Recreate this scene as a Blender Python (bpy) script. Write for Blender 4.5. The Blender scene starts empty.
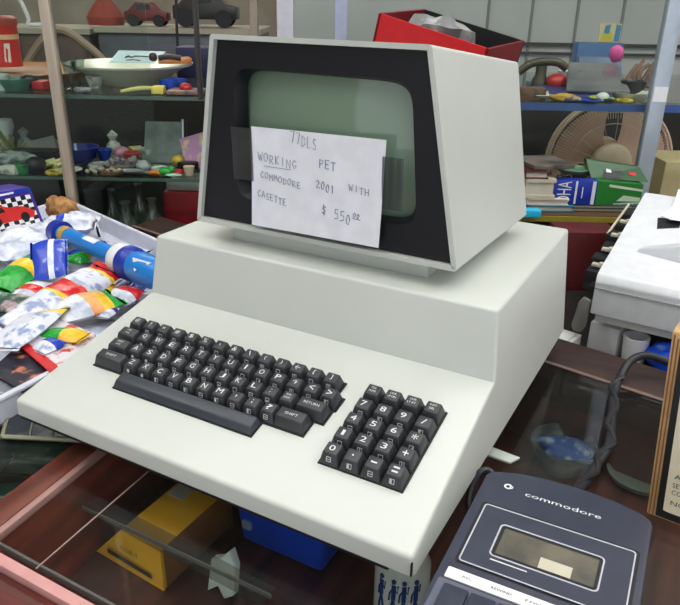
import bpy, bmesh, math, random
from mathutils import Vector, Matrix, noise
random.seed(7)
R = math.radians
sc = bpy.context.scene
C = sc.collection

# ------------------------------------------------------------------ camera, light, exposure
F = 697.5
CAM = Vector((.550, -.356, .376))
PIT, YAW, ROL = R(-23.61), R(28.6), R(-1.04)
ROT = Matrix.Rotation(YAW, 3, 'Z') @ Matrix.Rotation(PIT, 3, 'X') @ Matrix.Rotation(ROL, 3, 'Y')
cd = bpy.data.cameras.new('camera'); cam = bpy.data.objects.new('camera', cd); C.objects.link(cam)
cd.sensor_fit = 'HORIZONTAL'; cd.sensor_width = 36; cd.lens = F * 36 / 680
cd.clip_start = .01
cam.matrix_world = Matrix.Translation(CAM) @ (ROT @ Matrix.Rotation(R(90), 3, 'X')).to_4x4()
sc.camera = cam
vs = sc.view_settings
vs.view_transform = 'Standard'; vs.look = 'None'; vs.gamma = 1; vs.use_curve_mapping = False
vs.exposure = 0.0
w = bpy.data.worlds.new('world'); sc.world = w; w.use_nodes = True
w.node_tree.nodes['Background'].inputs[0].default_value = (.93, .97, 1, 1)
w.node_tree.nodes['Background'].inputs[1].default_value = 0.95
TUBE_POWER = 5.6

HD = Vector((-math.sin(YAW), math.cos(YAW), 0)); RT = Vector((HD.y, -HD.x, 0))
def ray(u, v): return ROT @ Vector(((u - 340) / F, 1, -(v - 302.5) / F))
def pz(u, v, z):
    d = ray(u, v); return CAM + d * ((z - CAM.z) / d.z)
def px(u, v, D):
    d = ray(u, v); return CAM + d * (D / d.dot(HD))
def bg(l, d, z):                                   # a place in the back of the shop: sideways, away, height
    p = CAM + RT * l + HD * d; return Vector((p.x, p.y, z))

def lat(u, v, d): return (px(u, v, d) - CAM).dot(RT)
def zz(u, v, d): return px(u, v, d).z

# ------------------------------------------------------------------ materials
def lin(c):
    c /= 255; return c / 12.92 if c <= .04045 else ((c + .055) / 1.055) ** 2.4
def col(c): return (lin(c[0]), lin(c[1]), lin(c[2]), 1)
MATS = {}
def pm(name, rgb, rough=.5, metal=0, spec=.5, var=None, bump=None, emit=0, coat=0, trans=0, stretch=None):
    if name in MATS: return MATS[name]
    m = bpy.data.materials.new(name); m.use_nodes = True; nt = m.node_tree
    b = nt.nodes['Principled BSDF']
    b.inputs['Base Color'].default_value = col(rgb); b.inputs['Roughness'].default_value = rough
    b.inputs['Metallic'].default_value = metal; b.inputs['Specular IOR Level'].default_value = spec
    b.inputs['Coat Weight'].default_value = coat
    if trans: b.inputs['Transmission Weight'].default_value = trans
    if emit:
        b.inputs['Emission Color'].default_value = col(rgb); b.inputs['Emission Strength'].default_value = emit
    tc = nt.nodes.new('ShaderNodeTexCoord'); mp = nt.nodes.new('ShaderNodeMapping')
    nt.links.new(tc.outputs['Object'], mp.inputs[0])
    if stretch: mp.inputs['Scale'].default_value = stretch
    n = nt.nodes.new('ShaderNodeTexNoise'); nt.links.new(mp.outputs[0], n.inputs['Vector'])
    n.inputs['Detail'].default_value = 5
    sc_, rgb2, lo, hi = var if var else (60, tuple(x * .965 for x in rgb), .35, .65)
    n.inputs['Scale'].default_value = sc_
    r = nt.nodes.new('ShaderNodeValToRGB'); nt.links.new(n.outputs['Fac'], r.inputs[0])
    r.color_ramp.elements[0].position = lo; r.color_ramp.elements[0].color = col(rgb)
    r.color_ramp.elements[1].position = hi; r.color_ramp.elements[1].color = col(rgb2)
    nt.links.new(r.outputs[0], b.inputs['Base Color'])
    if bump:
        n2 = nt.nodes.new('ShaderNodeTexNoise'); n2.inputs['Scale'].default_value = bump[0]; n2.inputs['Detail'].default_value = 6
        nt.links.new(mp.outputs[0], n2.inputs['Vector'])
        bp = nt.nodes.new('ShaderNodeBump'); bp.inputs['Strength'].default_value = bump[1]; bp.inputs['Distance'].default_value = .002
        nt.links.new(n2.outputs['Fac'], bp.inputs['Height']); nt.links.new(bp.outputs[0], b.inputs['Normal'])
    MATS[name] = m; return m
def glass(name, tint=(255, 255, 255), ior=1.45, rough=.02, haze=0):
    if name in MATS: return MATS[name]
    m = bpy.data.materials.new(name); m.use_nodes = True; nt = m.node_tree; nt.nodes.clear()
    o = nt.nodes.new('ShaderNodeOutputMaterial'); t = nt.nodes.new('ShaderNodeBsdfTransparent'); g = nt.nodes.new('ShaderNodeBsdfGlossy')
    t.inputs[0].default_value = col(tint); g.inputs['Roughness'].default_value = rough
    f = nt.nodes.new('ShaderNodeFresnel'); ge = nt.nodes.new('ShaderNodeNewGeometry'); ir = nt.nodes.new('ShaderNodeMapRange')
    ir.inputs['To Min'].default_value = ior; ir.inputs['To Max'].default_value = 1 / ior       # the same reflection from both faces of a thin pane
    nt.links.new(ge.outputs['Backfacing'], ir.inputs[0]); nt.links.new(ir.outputs[0], f.inputs[0])
    mx = nt.nodes.new('ShaderNodeMixShader')
    nt.links.new(f.outputs[0], mx.inputs[0]); nt.links.new(t.outputs[0], mx.inputs[1]); nt.links.new(g.outputs[0], mx.inputs[2])
    last = mx
    if haze:
        d = nt.nodes.new('ShaderNodeBsdfDiffuse'); d.inputs[0].default_value = (.7, .72, .74, 1)
        tc = nt.nodes.new('ShaderNodeTexCoord'); n = nt.nodes.new('ShaderNodeTexNoise'); n.inputs['Scale'].default_value = 7; n.inputs['Detail'].default_value = 8
        nt.links.new(tc.outputs['Object'], n.inputs['Vector'])
        mr = nt.nodes.new('ShaderNodeMapRange'); mr.inputs['From Min'].default_value = .4; mr.inputs['From Max'].default_value = .8
        mr.inputs['To Min'].default_value = haze * .3; mr.inputs['To Max'].default_value = haze
        nt.links.new(n.outputs['Fac'], mr.inputs[0])
        m2 = nt.nodes.new('ShaderNodeMixShader'); nt.links.new(mr.outputs[0], m2.inputs[0])
        nt.links.new(mx.outputs[0], m2.inputs[1]); nt.links.new(d.outputs[0], m2.inputs[2]); last = m2
    nt.links.new(last.outputs[0], o.inputs[0]); MATS[name] = m; return m
def wood(name, a, b, rough=.4, scale=6, axis='x', spec=.5):
    st = {'x': (1, 12, 12), 'y': (12, 1, 12), 'z': (12, 12, 1)}[axis]
    return pm(name, a, rough, var=(scale, b, .3, .7), bump=(scale * 2, .15), stretch=st, spec=spec)

BEIGE = pm('beige_enamel', (203, 207, 201), .38, var=(9, (199, 203, 197), .3, .7), bump=(900, .03))
PAN = pm('beige_pan', (168, 168, 152), .5)
BLACKP = pm('black_plastic', (24, 24, 27), .45)
KEYM = pm('key_plastic', (52, 54, 58), .42, bump=(1500, .05))
KEYS = pm('space_bar_plastic', (57, 62, 70), .36)
WELL = pm('keyboard_well', (20, 20, 22), .5)
LEG = pm('legend_white', (222, 224, 226), .6)
BEZ = pm('bezel_navy_black', (10, 12, 22), .45, bump=(1200, .06))
CRT = pm('crt_glass', (124, 146, 126), .1, spec=.6, coat=.5, var=(5, (116, 138, 119), .3, .7))
PAPER = pm('white_paper', (240, 241, 250), .8)
INK = pm('blue_ink', (92, 98, 142), .7)
INKG = pm('grey_ink', (136, 140, 160), .7)
WOODR = wood('red_brown_wood', (150, 66, 50), (92, 38, 30), .35, 5, 'y')
WOODX = wood('red_brown_wood_across', (112, 46, 40), (70, 30, 28), .35, 5, 'x')
WOODF = wood('dark_case_wood', (98, 54, 44), (50, 28, 25), .4, 5, 'y')
WOODB = wood('dark_rail_wood', (66, 46, 40), (40, 27, 25), .45, 6, 'x')
PINK = pm('pink_lit_edge', (205, 150, 148), .35)  # highlight on polished edges, put into the colour
GTOP = glass('counter_glass', (246, 249, 247), 1.3, .02, .006)
GSH = glass('shelf_glass', (244, 249, 246), 1.2, .03)
GEDGE = pm('glass_edge', (92, 92, 88), .2, spec=.6)
CLEAR = glass('clear_glass', (225, 235, 232), 1.6, .03)
GREENG = glass('green_glass', (120, 175, 140), 1.5, .05)
WHITE = pm('white_plastic', (228, 229, 232), .4)
BINW = pm('bin_white', (216, 219, 233), .45)
BLUE = pm('bright_blue', (34, 128, 214), .3)
DBLUE = pm('deep_blue', (26, 52, 160), .35)
CRATE = pm('crate_blue', (22, 78, 222), .35)
RED = pm('red_print', (206, 34, 40), .35)
YEL = pm('yellow_print', (240, 196, 42), .4)
GRN = pm('green_print', (30, 160, 60), .35)
ORANGE = pm('orange_print', (236, 128, 40), .4)
PURP = pm('purple_print', (70, 44, 150), .4)
CYAN = pm('cyan_print', (40, 186, 232), .4)
FILMW = pm('white_film', (226, 230, 240), .22, spec=.6, var=(45, (172, 182, 205), .45, .65), bump=(70, .5))
FILMR = pm('red_film', (206, 36, 42), .2, var=(50, (232, 120, 110), .5, .7), bump=(80, .5))
FILMY = pm('yellow_film', (243, 205, 60), .25, var=(50, (224, 160, 30), .5, .7), bump=(80, .5))
FILMG = pm('green_film', (44, 172, 62), .25, var=(50, (20, 120, 44), .5, .7), bump=(80, .5))
FILMB = pm('blue_film', (34, 66, 186), .25, var=(50, (190, 205, 236), .6, .72), bump=(80, .5))
FILMO = pm('orange_film', (240, 176, 110), .25, var=(50, (226, 130, 70), .5, .7), bump=(80, .5))
FILMP = pm('printed_film', (222, 225, 236), .25, var=(70, (150, 162, 200), .54, .64), bump=(80, .3))
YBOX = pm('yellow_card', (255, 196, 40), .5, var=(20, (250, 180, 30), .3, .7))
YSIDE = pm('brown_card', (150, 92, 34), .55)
CARD = pm('cardboard', (196, 160, 112), .7, var=(30, (172, 134, 88), .4, .6))
CARDB = pm('dark_cardboard', (128, 84, 50), .75)
CREAM = pm('cream_label', (222, 210, 184), .5)
CASM = pm('recorder_plastic', (54, 58, 75), .42, bump=(1200, .08), var=(40, (48, 52, 68), .35, .65))
CASK = pm('recorder_key_panel', (104, 108, 124), .4, var=(40, (92, 96, 112), .35, .65))
CASG = pm('recorder_gap', (20, 20, 26), .5)
CASIN = pm('recorder_inside', (104, 102, 96), .22, metal=.4, var=(25, (136, 130, 114), .4, .6))
GREYP = pm('grey_plastic', (120, 120, 116), .45)
METAL = pm('aluminium', (190, 192, 198), .3, metal=.85)
BRONZE = pm('brushed_bronze_metal', (196, 182, 164), .35, metal=.3, var=(12, (150, 136, 120), .3, .7), stretch=(6, 6, .3))
FRAMEW = pm('white_metal', (206, 206, 216), .35)
DARK = pm('dark_cabinet_lining', (38, 31, 28), .6, var=(4, (26, 23, 23), .3, .7))
CORD = pm('black_rubber', (30, 30, 36), .5)
WALLM = pm('shop_wall', (196, 194, 188), .6, var=(3, (184, 180, 174), .3, .7))
TILE = pm('pale_panel', (214, 214, 214), .35, var=(3, (200, 201, 203), .3, .7))
BEIGEW = pm('tan_wall', (166, 156, 140), .7, var=(4, (140, 130, 116), .35, .65))
BROWN = pm('brown_leather', (70, 50, 42), .55, var=(8, (44, 33, 30), .3, .7))
FANM = pm('fan_taupe', (206, 176, 158), .45)
FANB = pm('fan_blade', (214, 172, 156), .4)

# ------------------------------------------------------------------ mesh helpers
class B:
    def __init__(s): s.bm = bmesh.new(); s.m = 0
    def face(s, vs, m=None):
        try:
            f = s.bm.faces.new(vs); f.material_index = s.m if m is None else m; return f
        except ValueError: return None
    def poly(s, pts, m=None): return s.face([s.bm.verts.new(p) for p in pts], m)
    def hexa(s, p, m=None):                         # p: 4 bottom then 4 top, both counter-clockwise
        v = [s.bm.verts.new(q) for q in p]
        for i in ((3, 2, 1, 0), (4, 5, 6, 7), (0, 1, 5, 4), (1, 2, 6, 5), (2, 3, 7, 6), (3, 0, 4, 7)): s.face([v[k] for k in i], m)
        return s
    def box(s, x0, x1, y0, y1, z0, z1, m=None):
        return s.hexa([(x0, y0, z0), (x1, y0, z0), (x1, y1, z0), (x0, y1, z0), (x0, y0, z1), (x1, y0, z1), (x1, y1, z1), (x0, y1, z1)], m)
    def prism(s, pts, f, a, b, m=None):             # f(p, t) -> xyz
        A = [s.bm.verts.new(f(p, a)) for p in pts]; Bv = [s.bm.verts.new(f(p, b)) for p in pts]; n = len(pts)
        s.face(A[::-1], m); s.face(Bv, m)
        for i in range(n): s.face([A[i], A[(i + 1) % n], Bv[(i + 1) % n], Bv[i]], m)
        return s
    def plate(s, pts, z0, z1, m=None): return s.prism(pts, lambda p, t: (p[0], p[1], t), z0, z1, m)
    def lathe(s, prof, c=(0, 0, 0), seg=28, m=None, axis='z'):
        rings = []
        for r, z in prof:
            ring = []
            for k in range(seg):
                a = 2 * math.pi * k / seg; q = (r * math.cos(a), r * math.sin(a), z)
                if axis == 'y': q = (q[0], q[2], q[1])
                if axis == 'x': q = (q[2], q[0], q[1])
                ring.append(s.bm.verts.new((c[0] + q[0], c[1] + q[1], c[2] + q[2])))
            rings.append(ring)
        for a, b in zip(rings, rings[1:]):
            for k in range(seg): s.face([a[k], a[(k + 1) % seg], b[(k + 1) % seg], b[k]], m)
        if prof[0][0] > 1e-6: s.face(rings[0][::-1], m)
        if prof[-1][0] > 1e-6: s.face(rings[-1], m)
        return s
    def tube(s, pts, r, seg=8, m=None, closed=False):
        pts = [Vector(p) for p in pts]; n = len(pts); rings = []
        up = Vector((.31, .17, .93)).normalized()
        for i, p in enumerate(pts):
            t = (pts[(i + 1) % n] - pts[i - 1]) if closed else (pts[min(i + 1, n - 1)] - pts[max(i - 1, 0)])
            t = t.normalized() if t.length > 1e-9 else Vector((0, 0, 1))
            a = t.cross(up)
            if a.length < 1e-3: a = t.cross(Vector((1, 0, 0)))
            a.normalize(); b = t.cross(a); rr = r[i] if isinstance(r, (list, tuple)) else r
            rings.append([s.bm.verts.new(p + (a * math.cos(2 * math.pi * k / seg) + b * math.sin(2 * math.pi * k / seg)) * rr) for k in range(seg)])
        rg = rings + [rings[0]] if closed else rings
        for a, b in zip(rg, rg[1:]):
            for k in range(seg): s.face([a[k], a[(k + 1) % seg], b[(k + 1) % seg], b[k]], m)
        if not closed: s.face(rings[0][::-1], m); s.face(rings[-1], m)
        return s
    def grid(s, f, nu, nv, mf=None):
        g = [[s.bm.verts.new(f(i / nu, j / nv)) for j in range(nv + 1)] for i in range(nu + 1)]
        for i in range(nu):
            for j in range(nv): s.face([g[i][j], g[i + 1][j], g[i + 1][j + 1], g[i][j + 1]], mf(i / nu, j / nv) if mf else None)
        return s
    def blob(s, c, r, seed=0, amp=.15, fr=1.2, sq=(1, 1, 1), sub=3):
        t = bmesh.new(); bmesh.ops.create_icosphere(t, subdivisions=sub, radius=1); mp = {}
        for v in t.verts:
            q = v.co.normalized(); k = 1 + amp * noise.noise(q * fr + Vector((seed * 7.3, seed, 0)))
            mp[v.index] = s.bm.verts.new((c[0] + q.x * r * sq[0] * k, c[1] + q.y * r * sq[1] * k, c[2] + q.z * r * sq[2] * k))
        for f in t.faces: s.face([mp[v.index] for v in f.verts])
        t.free(); return s
    def add(s, verts, faces, f, m=None):
        vv = [s.bm.verts.new(f(v)) for v in verts]
        for q in faces: s.face([vv[i] for i in q], m)
        return s
    def build(s, name, mats, parent=None, loc=(0, 0, 0), rz=0, bev=0, seg=2, smooth=False, ang=35, weld=True, rot=None):
        bm = s.bm
        if weld: bmesh.ops.remove_doubles(bm, verts=bm.verts, dist=1e-6)
        bmesh.ops.recalc_face_normals(bm, faces=bm.faces)
        if bev:
            es = [e for e in bm.edges if len(e.link_faces) == 2 and e.calc_face_angle(0) > R(ang)]
            bmesh.ops.bevel(bm, geom=es, offset=bev, segments=seg, profile=.5, affect='EDGES', clamp_overlap=True)
        if smooth or bev:
            for f in bm.faces: f.smooth = True
            for e in bm.edges:
                if len(e.link_faces) == 2 and e.calc_face_angle(0) > R(42): e.smooth = False
        me = bpy.data.meshes.new(name); bm.to_mesh(me); bm.free()
        for m in (mats if isinstance(mats, (list, tuple)) else [mats]): me.materials.append(m)
        o = bpy.data.objects.new(name, me); C.objects.link(o)
        if parent: o.parent = parent
        o.location = loc; o.rotation_euler = rot if rot else (0, 0, rz); return o
def tag(o, label, cat, group=None):
    o['label'] = label; o['category'] = cat
    if group: o['group'] = group
    return o
def thing(name, label, cat, loc=(0, 0, 0), rz=0, group=None, rot=None):
    o = bpy.data.objects.new(name, None); C.objects.link(o); o.empty_display_size = .02
    o.location = loc; o.rotation_euler = rot if rot else (0, 0, rz); return tag(o, label, cat, group)
def struct(o): o['kind'] = 'structure'; return o
_T = {}
def text_geo(s):
    if s in _T: return _T[s]
    cu = bpy.data.curves.new('t', 'FONT'); cu.body = s; cu.size = 1; cu.align_x = 'CENTER'; cu.align_y = 'CENTER'; cu.resolution_u = 2
    o = bpy.data.objects.new('t', cu); C.objects.link(o)
    dg = bpy.context.evaluated_depsgraph_get(); ev = o.evaluated_get(dg); me = ev.to_mesh()
    vs_ = [v.co.copy() for v in me.vertices]; fs = [tuple(p.vertices) for p in me.polygons]
    ev.to_mesh_clear(); bpy.data.objects.remove(o); bpy.data.curves.remove(cu)
    if vs_:
        x0 = min(v.x for v in vs_); x1 = max(v.x for v in vs_); y0 = min(v.y for v in vs_); y1 = max(v.y for v in vs_)
        vs_ = [Vector((v.x - (x0 + x1) / 2, v.y - (y0 + y1) / 2, 0)) for v in vs_]
    _T[s] = (vs_, fs); return _T[s]
def put_text(b, s, f, w=None, h=None, m=None):      # f(x, y) -> xyz; the text fitted to width w and/or height h
    vs_, fs = text_geo(s)
    if not vs_: return
    W_ = max(v.x for v in vs_) * 2; H_ = max(v.y for v in vs_) * 2
    kx = w / W_ if w else h / H_; ky = h / H_ if h else kx
    b.add(vs_, fs, lambda v: f(v.x * kx, v.y * ky), m)
def rrect(x0, x1, y0, y1, r, n=5):
    out = []
    for cx, cy, a0 in ((x1 - r, y1 - r, 0), (x0 + r, y1 - r, 90), (x0 + r, y0 + r, 180), (x1 - r, y0 + r, 270)):
        for k in range(n + 1):
            a = R(a0 + 90 * k / n); out.append((cx + r * math.cos(a), cy + r * math.sin(a)))
    return out

# ------------------------------------------------------------------ the room
ZF, ZC = -.95, 1.95
def bgplate(name, l0, l1, d0, d1, z0, z1, mat, parent=None, bev=0):
    b = B(); b.box(l0, l1, d0, d1, z0, z1)
    return b.build(name, mat, parent, (CAM.x, CAM.y, 0) if not parent else (0, 0, 0), YAW if not parent else 0, bev=bev)
struct(bgplate('floor', -3.2, 3.2, -2.2, 4.06, ZF - .05, ZF, pm('floor_tiles', (120, 112, 104), .5)))
struct(bgplate('ceiling', -3.2, 3.2, -2.2, 4.06, ZC, ZC + .05, pm('ceiling_white', (222, 222, 218), .8)))
struct(bgplate('wall_left', -3.26, -3.2, -2.2, 4.06, ZF, ZC, BEIGEW))
struct(bgplate('wall_right', 3.2, 3.26, -2.2, 4.06, ZF, ZC, WALLM))
b = B(); b.box(-3.2, -.35, 4, 4.06, ZF, ZC, 0); b.box(-.35, 3.2, 4, 4.06, ZF, ZC, 1)
struct(b.build('wall_back', [BEIGEW, TILE], None, (CAM.x, CAM.y, 0), YAW))
# panel joints of the back wall
for i, l in enumerate((.75, .98, 1.22, 1.46, 1.7, 1.95)):
    struct(bgplate('trim_%d' % (i + 1), l, l + .012, 3.985, 4, -.3, ZC, pm('joint_grey', (150, 150, 150), .6)))
struct(bgplate('trim_7', .6, 3.2, 3.97, 4, zz(560, 46.5, 3.97), zz(560, 43, 3.97), pm('joint_dark', (70, 66, 64), .6)))
struct(bgplate('trim_8', .6, 3.2, 3.97, 4, zz(560, 55, 3.97), zz(560, 52.5, 3.97), pm('joint_dark', (70, 66, 64), .6)))

# ceiling lamps
def ceiling_lamp(l, d, label, power, ln=1.25):
    t = thing('fluorescent_lamp', label, 'ceiling lamp', bg(l, d, ZC), YAW, 'fluorescent lamps on the shop ceiling')
    b = B(); b.box(-ln / 2, ln / 2, -.09, .09, -.06, 0); b.build('housing', WHITE, t, bev=.006)
    for s in (-.045, .045):
        b = B(); b.tube([(-ln / 2 + .04, s, -.085), (ln / 2 - .04, s, -.085)], .018, 12)
        b.build('tube', pm('lit_tube', (255, 252, 245), .3, emit=9), t, smooth=True)
    ld = bpy.data.lights.new('tube_light', 'AREA'); ld.shape = 'RECTANGLE'; ld.size = ln; ld.size_y = .16; ld.energy = power; ld.color = (1, 1, .99)
    lo = bpy.data.objects.new('tube_light', ld); C.objects.link(lo); lo.parent = t; lo.location = (0, 0, -.115)
for l, k in ((-1.35, .65), (.1, .8), (1.55, 1.45)):
    for d in (-.35, .5, 1.25):
        ceiling_lamp(l, d, 'long twin tube fluorescent lamp added to brighten the back wall', TUBE_POWER * k)
ceiling_lamp(-1.25, 3.75, 'long twin tube fluorescent lamp added to brighten the back wall', TUBE_POWER * 2.4)  # extra lamp, added to brighten the back wall

# ------------------------------------------------------------------ display counter under the computer
ZT = -.03                                            # top of the counter glass
def ry(x): return .432 - (x - .41) * .174            # front line of the back rail
counter = thing('display_counter', 'low glass-topped display counter with red-brown wooden frame under the computer', 'counter', (.3, .15, ZF))
CO = (-.3, -.15, -ZF)
XL, XR, YF = -.41, 1.15, -.1023
b = B(); b.plate([(XL, YF), (XR, YF), (XR, ry(XR)), (XL, ry(XL))], ZT - .006, ZT)
b.build('glass_top', GTOP, counter, CO)
b = B(); b.box(XL, XR, YF - .0025, YF - .0003, ZT - .007, ZT - .0005); b.build('glass_edge', GEDGE, counter, CO)
b = B(); b.box(XL, XR, YF - .016, YF - .0065, ZT - .02, ZT - .002); b.build('front_moulding', PINK, counter, CO, bev=.0015)  # the highlight on the moulding face is painted in pink
b = B(); b.box(XL, XR, YF - .068, YF - .016, ZT - .035, ZT - .008); b.build('front_rail', WOODX, counter, CO, bev=.003)
b = B(); b.hexa([(XL, ry(XL) + .001, ZT - .05), (XR, ry(XR) + .001, ZT - .05), (XR, ry(XR) + .075, ZT - .05), (XL, ry(XL) + .075, ZT - .05),
                 (XL, ry(XL) + .001, ZT), (XR, ry(XR) + .001, ZT), (XR, ry(XR) + .075, ZT), (XL, ry(XL) + .075, ZT)])
b.build('back_rail', WOODB, counter, CO, bev=.002)
b = B(); b.hexa([(XL, ry(XL) - .004, ZT + .0002), (XR, ry(XR) - .004, ZT + .0002), (XR, ry(XR) + .002, ZT + .0002), (XL, ry(XL) + .002, ZT + .0002),
                 (XL, ry(XL) - .004, ZT + .0012), (XR, ry(XR) - .004, ZT + .0012), (XR, ry(XR) + .002, ZT + .0012), (XL, ry(XL) + .002, ZT + .0012)])
b.build('back_edge_strip', pm('rail_edge', (118, 98, 90), .4), counter, CO)
# left divider under the glass, slightly turned, its lit edge drawn as a pink strip
def dv(x, y): return (x - .113 * (y + .07), y)
b = B(); b.plate([dv(.052, -.1), dv(.079, -.1), dv(.079, .48), dv(.052, .48)], ZT - .14, ZT - .0065); b.build('divider', WOODR, counter, CO, bev=.001)
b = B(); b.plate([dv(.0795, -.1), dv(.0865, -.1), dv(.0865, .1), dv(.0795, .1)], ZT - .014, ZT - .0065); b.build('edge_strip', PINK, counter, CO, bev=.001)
ZI = -.15
b = B(); b.plate([(XL, YF - .068), (XR, YF - .068), (XR, ry(XR)), (XL, ry(XL))], ZI - .012, ZI); b.build('case_floor', WOODF, counter, CO)
b = B(); b.box(XL, XR, YF - .066, YF - .060, ZI, ZT - .035); b.build('front_pane', GSH, counter, CO)
b = B(); b.box(XL, XR, YF - .068, YF - .0, ZF, ZI - .012); b.build('front_panel', WOODX, counter, CO)
b = B(); b.plate([(XL, ry(XL) + .003), (XR, ry(XR) + .003), (XR, ry(XR) + .02), (XL, ry(XL) + .02)], ZF, ZT - .05); b.build('back_panel', WOODF, counter, CO)
for x in (XL, XR - .02):
    b = B(); b.plate([(x, YF - .01), (x + .02, YF - .01), (x + .02, ry(x) + .004), (x, ry(x) + .004)], ZF, ZT - .008); b.build('side_panel', WOODR, counter, CO)
# inner glass strip that leaves a pale line above the yellow box, and the joint between two panes
a0, a1 = pz(58, 494, -.085), pz(262, 604, -.085)
dx, dy = (a1 - a0).x, (a1 - a0).y
b = B(); b.plate([(a0.x, a0.y), (a1.x, a1.y), (a1.x, a1.y + .02), (a0.x, a0.y + .02)], -.088, -.085)
b.build('inner_glass_strip', glass('hazy_glass', (225, 225, 220), 1.3, .1, .035), counter, CO)  # clear glass with a thin pale haze mixed in
b = B(); b.box(a0.x - .001, a1.x + .001, a0.y - .0012, a0.y, -.089, -.0845); b.build('strip_edge', pm('dull_edge', (120, 116, 112), .4), counter, CO)
p0, p1 = pz(36, 569, ZT), pz(148, 472, ZT)
b = B(); b.tube([p0 + Vector((0, 0, .0004)), p1 + Vector((0, 0, .0004))], .0007, 6); b.build('pane_joint', pm('joint_line', (150, 126, 116), .4), counter, CO)

# ------------------------------------------------------------------ the computer
W, H1, YR, ZR, YR2, ZTP, D, K = .419, .0172, .1875, .0631, .1967, .1291, .4723, .100
pc = thing('desktop_computer', 'cream all-in-one vintage computer with black keyboard and hooded monitor on the counter', 'computer', (W / 2, D / 2, ZT))
PO = (-W / 2, -D / 2, -ZT)
prof = [(0, 0), (0, H1), (YR, ZR), (YR2, ZTP), (D, ZTP), (D, 0)]
b = B(); vl = [b.bm.verts.new((K * z, y, z)) for y, z in prof]; vr = [b.bm.verts.new((W - K * z, y, z)) for y, z in prof]
b.face(vl); b.face(vr[::-1])
for i in range(6): b.face([vl[i], vr[i], vr[(i + 1) % 6], vl[(i + 1) % 6]])
bm = b.bm; bmesh.ops.recalc_face_normals(bm, faces=bm.faces)
conc = [e for e in bm.edges if {tuple(round(c, 4) for c in v.co[1:]) for v in e.verts} == {(YR, ZR)}]
low = [e for e in bm.edges if all(v.co.z < 1e-4 for v in e.verts)]
es = [e for e in bm.edges if e not in conc and e not in low]
bmesh.ops.bevel(bm, geom=es, offset=.0034, segments=4, profile=.5, affect='EDGES', clamp_overlap=True)
b.build('upper_case', BEIGE, pc, PO, smooth=True)
b = B(); b.hexa([(.035, .045, -.024), (W - .035, .045, -.024), (W - .035, D - .02, -.024), (.035, D - .02, -.024),
                 (.02, .02, -.0005), (W - .02, .02, -.0005), (W - .02, D - .01, -.0005), (.02, D - .01, -.0005)])
b.build('lower_pan', PAN, pc, PO, bev=.002)
b = B(); b.box(.0045, W - .02, .0006, D - .004, -.0034, -.0003); b.build('lip_shadow_strip', BLACKP, pc, PO)  # thin black plate drawing the shadow line under the front lip
for x in (.06, W - .06):
    for y in (.07, D - .05):
        b = B(); b.lathe([(.011, ZT + .0006), (.012, -.024)], (x, y, 0), 16); b.build('foot', BLACKP, pc, PO)
b = B(); b.box(W - .0024, W - .0012, -.0006, .001, .0005, .0125); b.build('corner_seam', BLACKP, pc, PO)

# keyboard, laid out on the sloping deck
AL = math.atan((ZR - H1) / YR); EY = Vector((0, math.cos(AL), math.sin(AL))); EZ = Vector((0, -math.sin(AL), math.cos(AL))); O0 = Vector((0, 0, H1))
def dk(x, s, h): return O0 + Vector((x, 0, 0)) + EY * s + EZ * h
def outline_plate(pts, h0, h1, name):
    b = B(); b.prism(pts, lambda p, t: dk(p[0], p[1], t), h0, h1); b.build(name, WELL, pc, PO)
S = [.1316, .1133, .0951, .0769]; PX = .0181
outline_plate([(.0825, .0495), (.2455, .0495), (.2455, .0675), (.2872, .0675), (.2872, .0862), (.2965, .0862), (.2965, .1045), (.2985, .1045),
               (.2985, .1225), (.2905, .1225), (.2905, .141), (.035, .141), (.035, .0862), (.039, .0862), (.039, .0675), (.0825, .0675)], -.002, .0012, 'keyboard_well')
outline_plate([(.3122, .0482), (.3882, .0482), (.3882, .1415), (.3122, .1415)], -.002, .0012, 'keypad_well')
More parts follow.
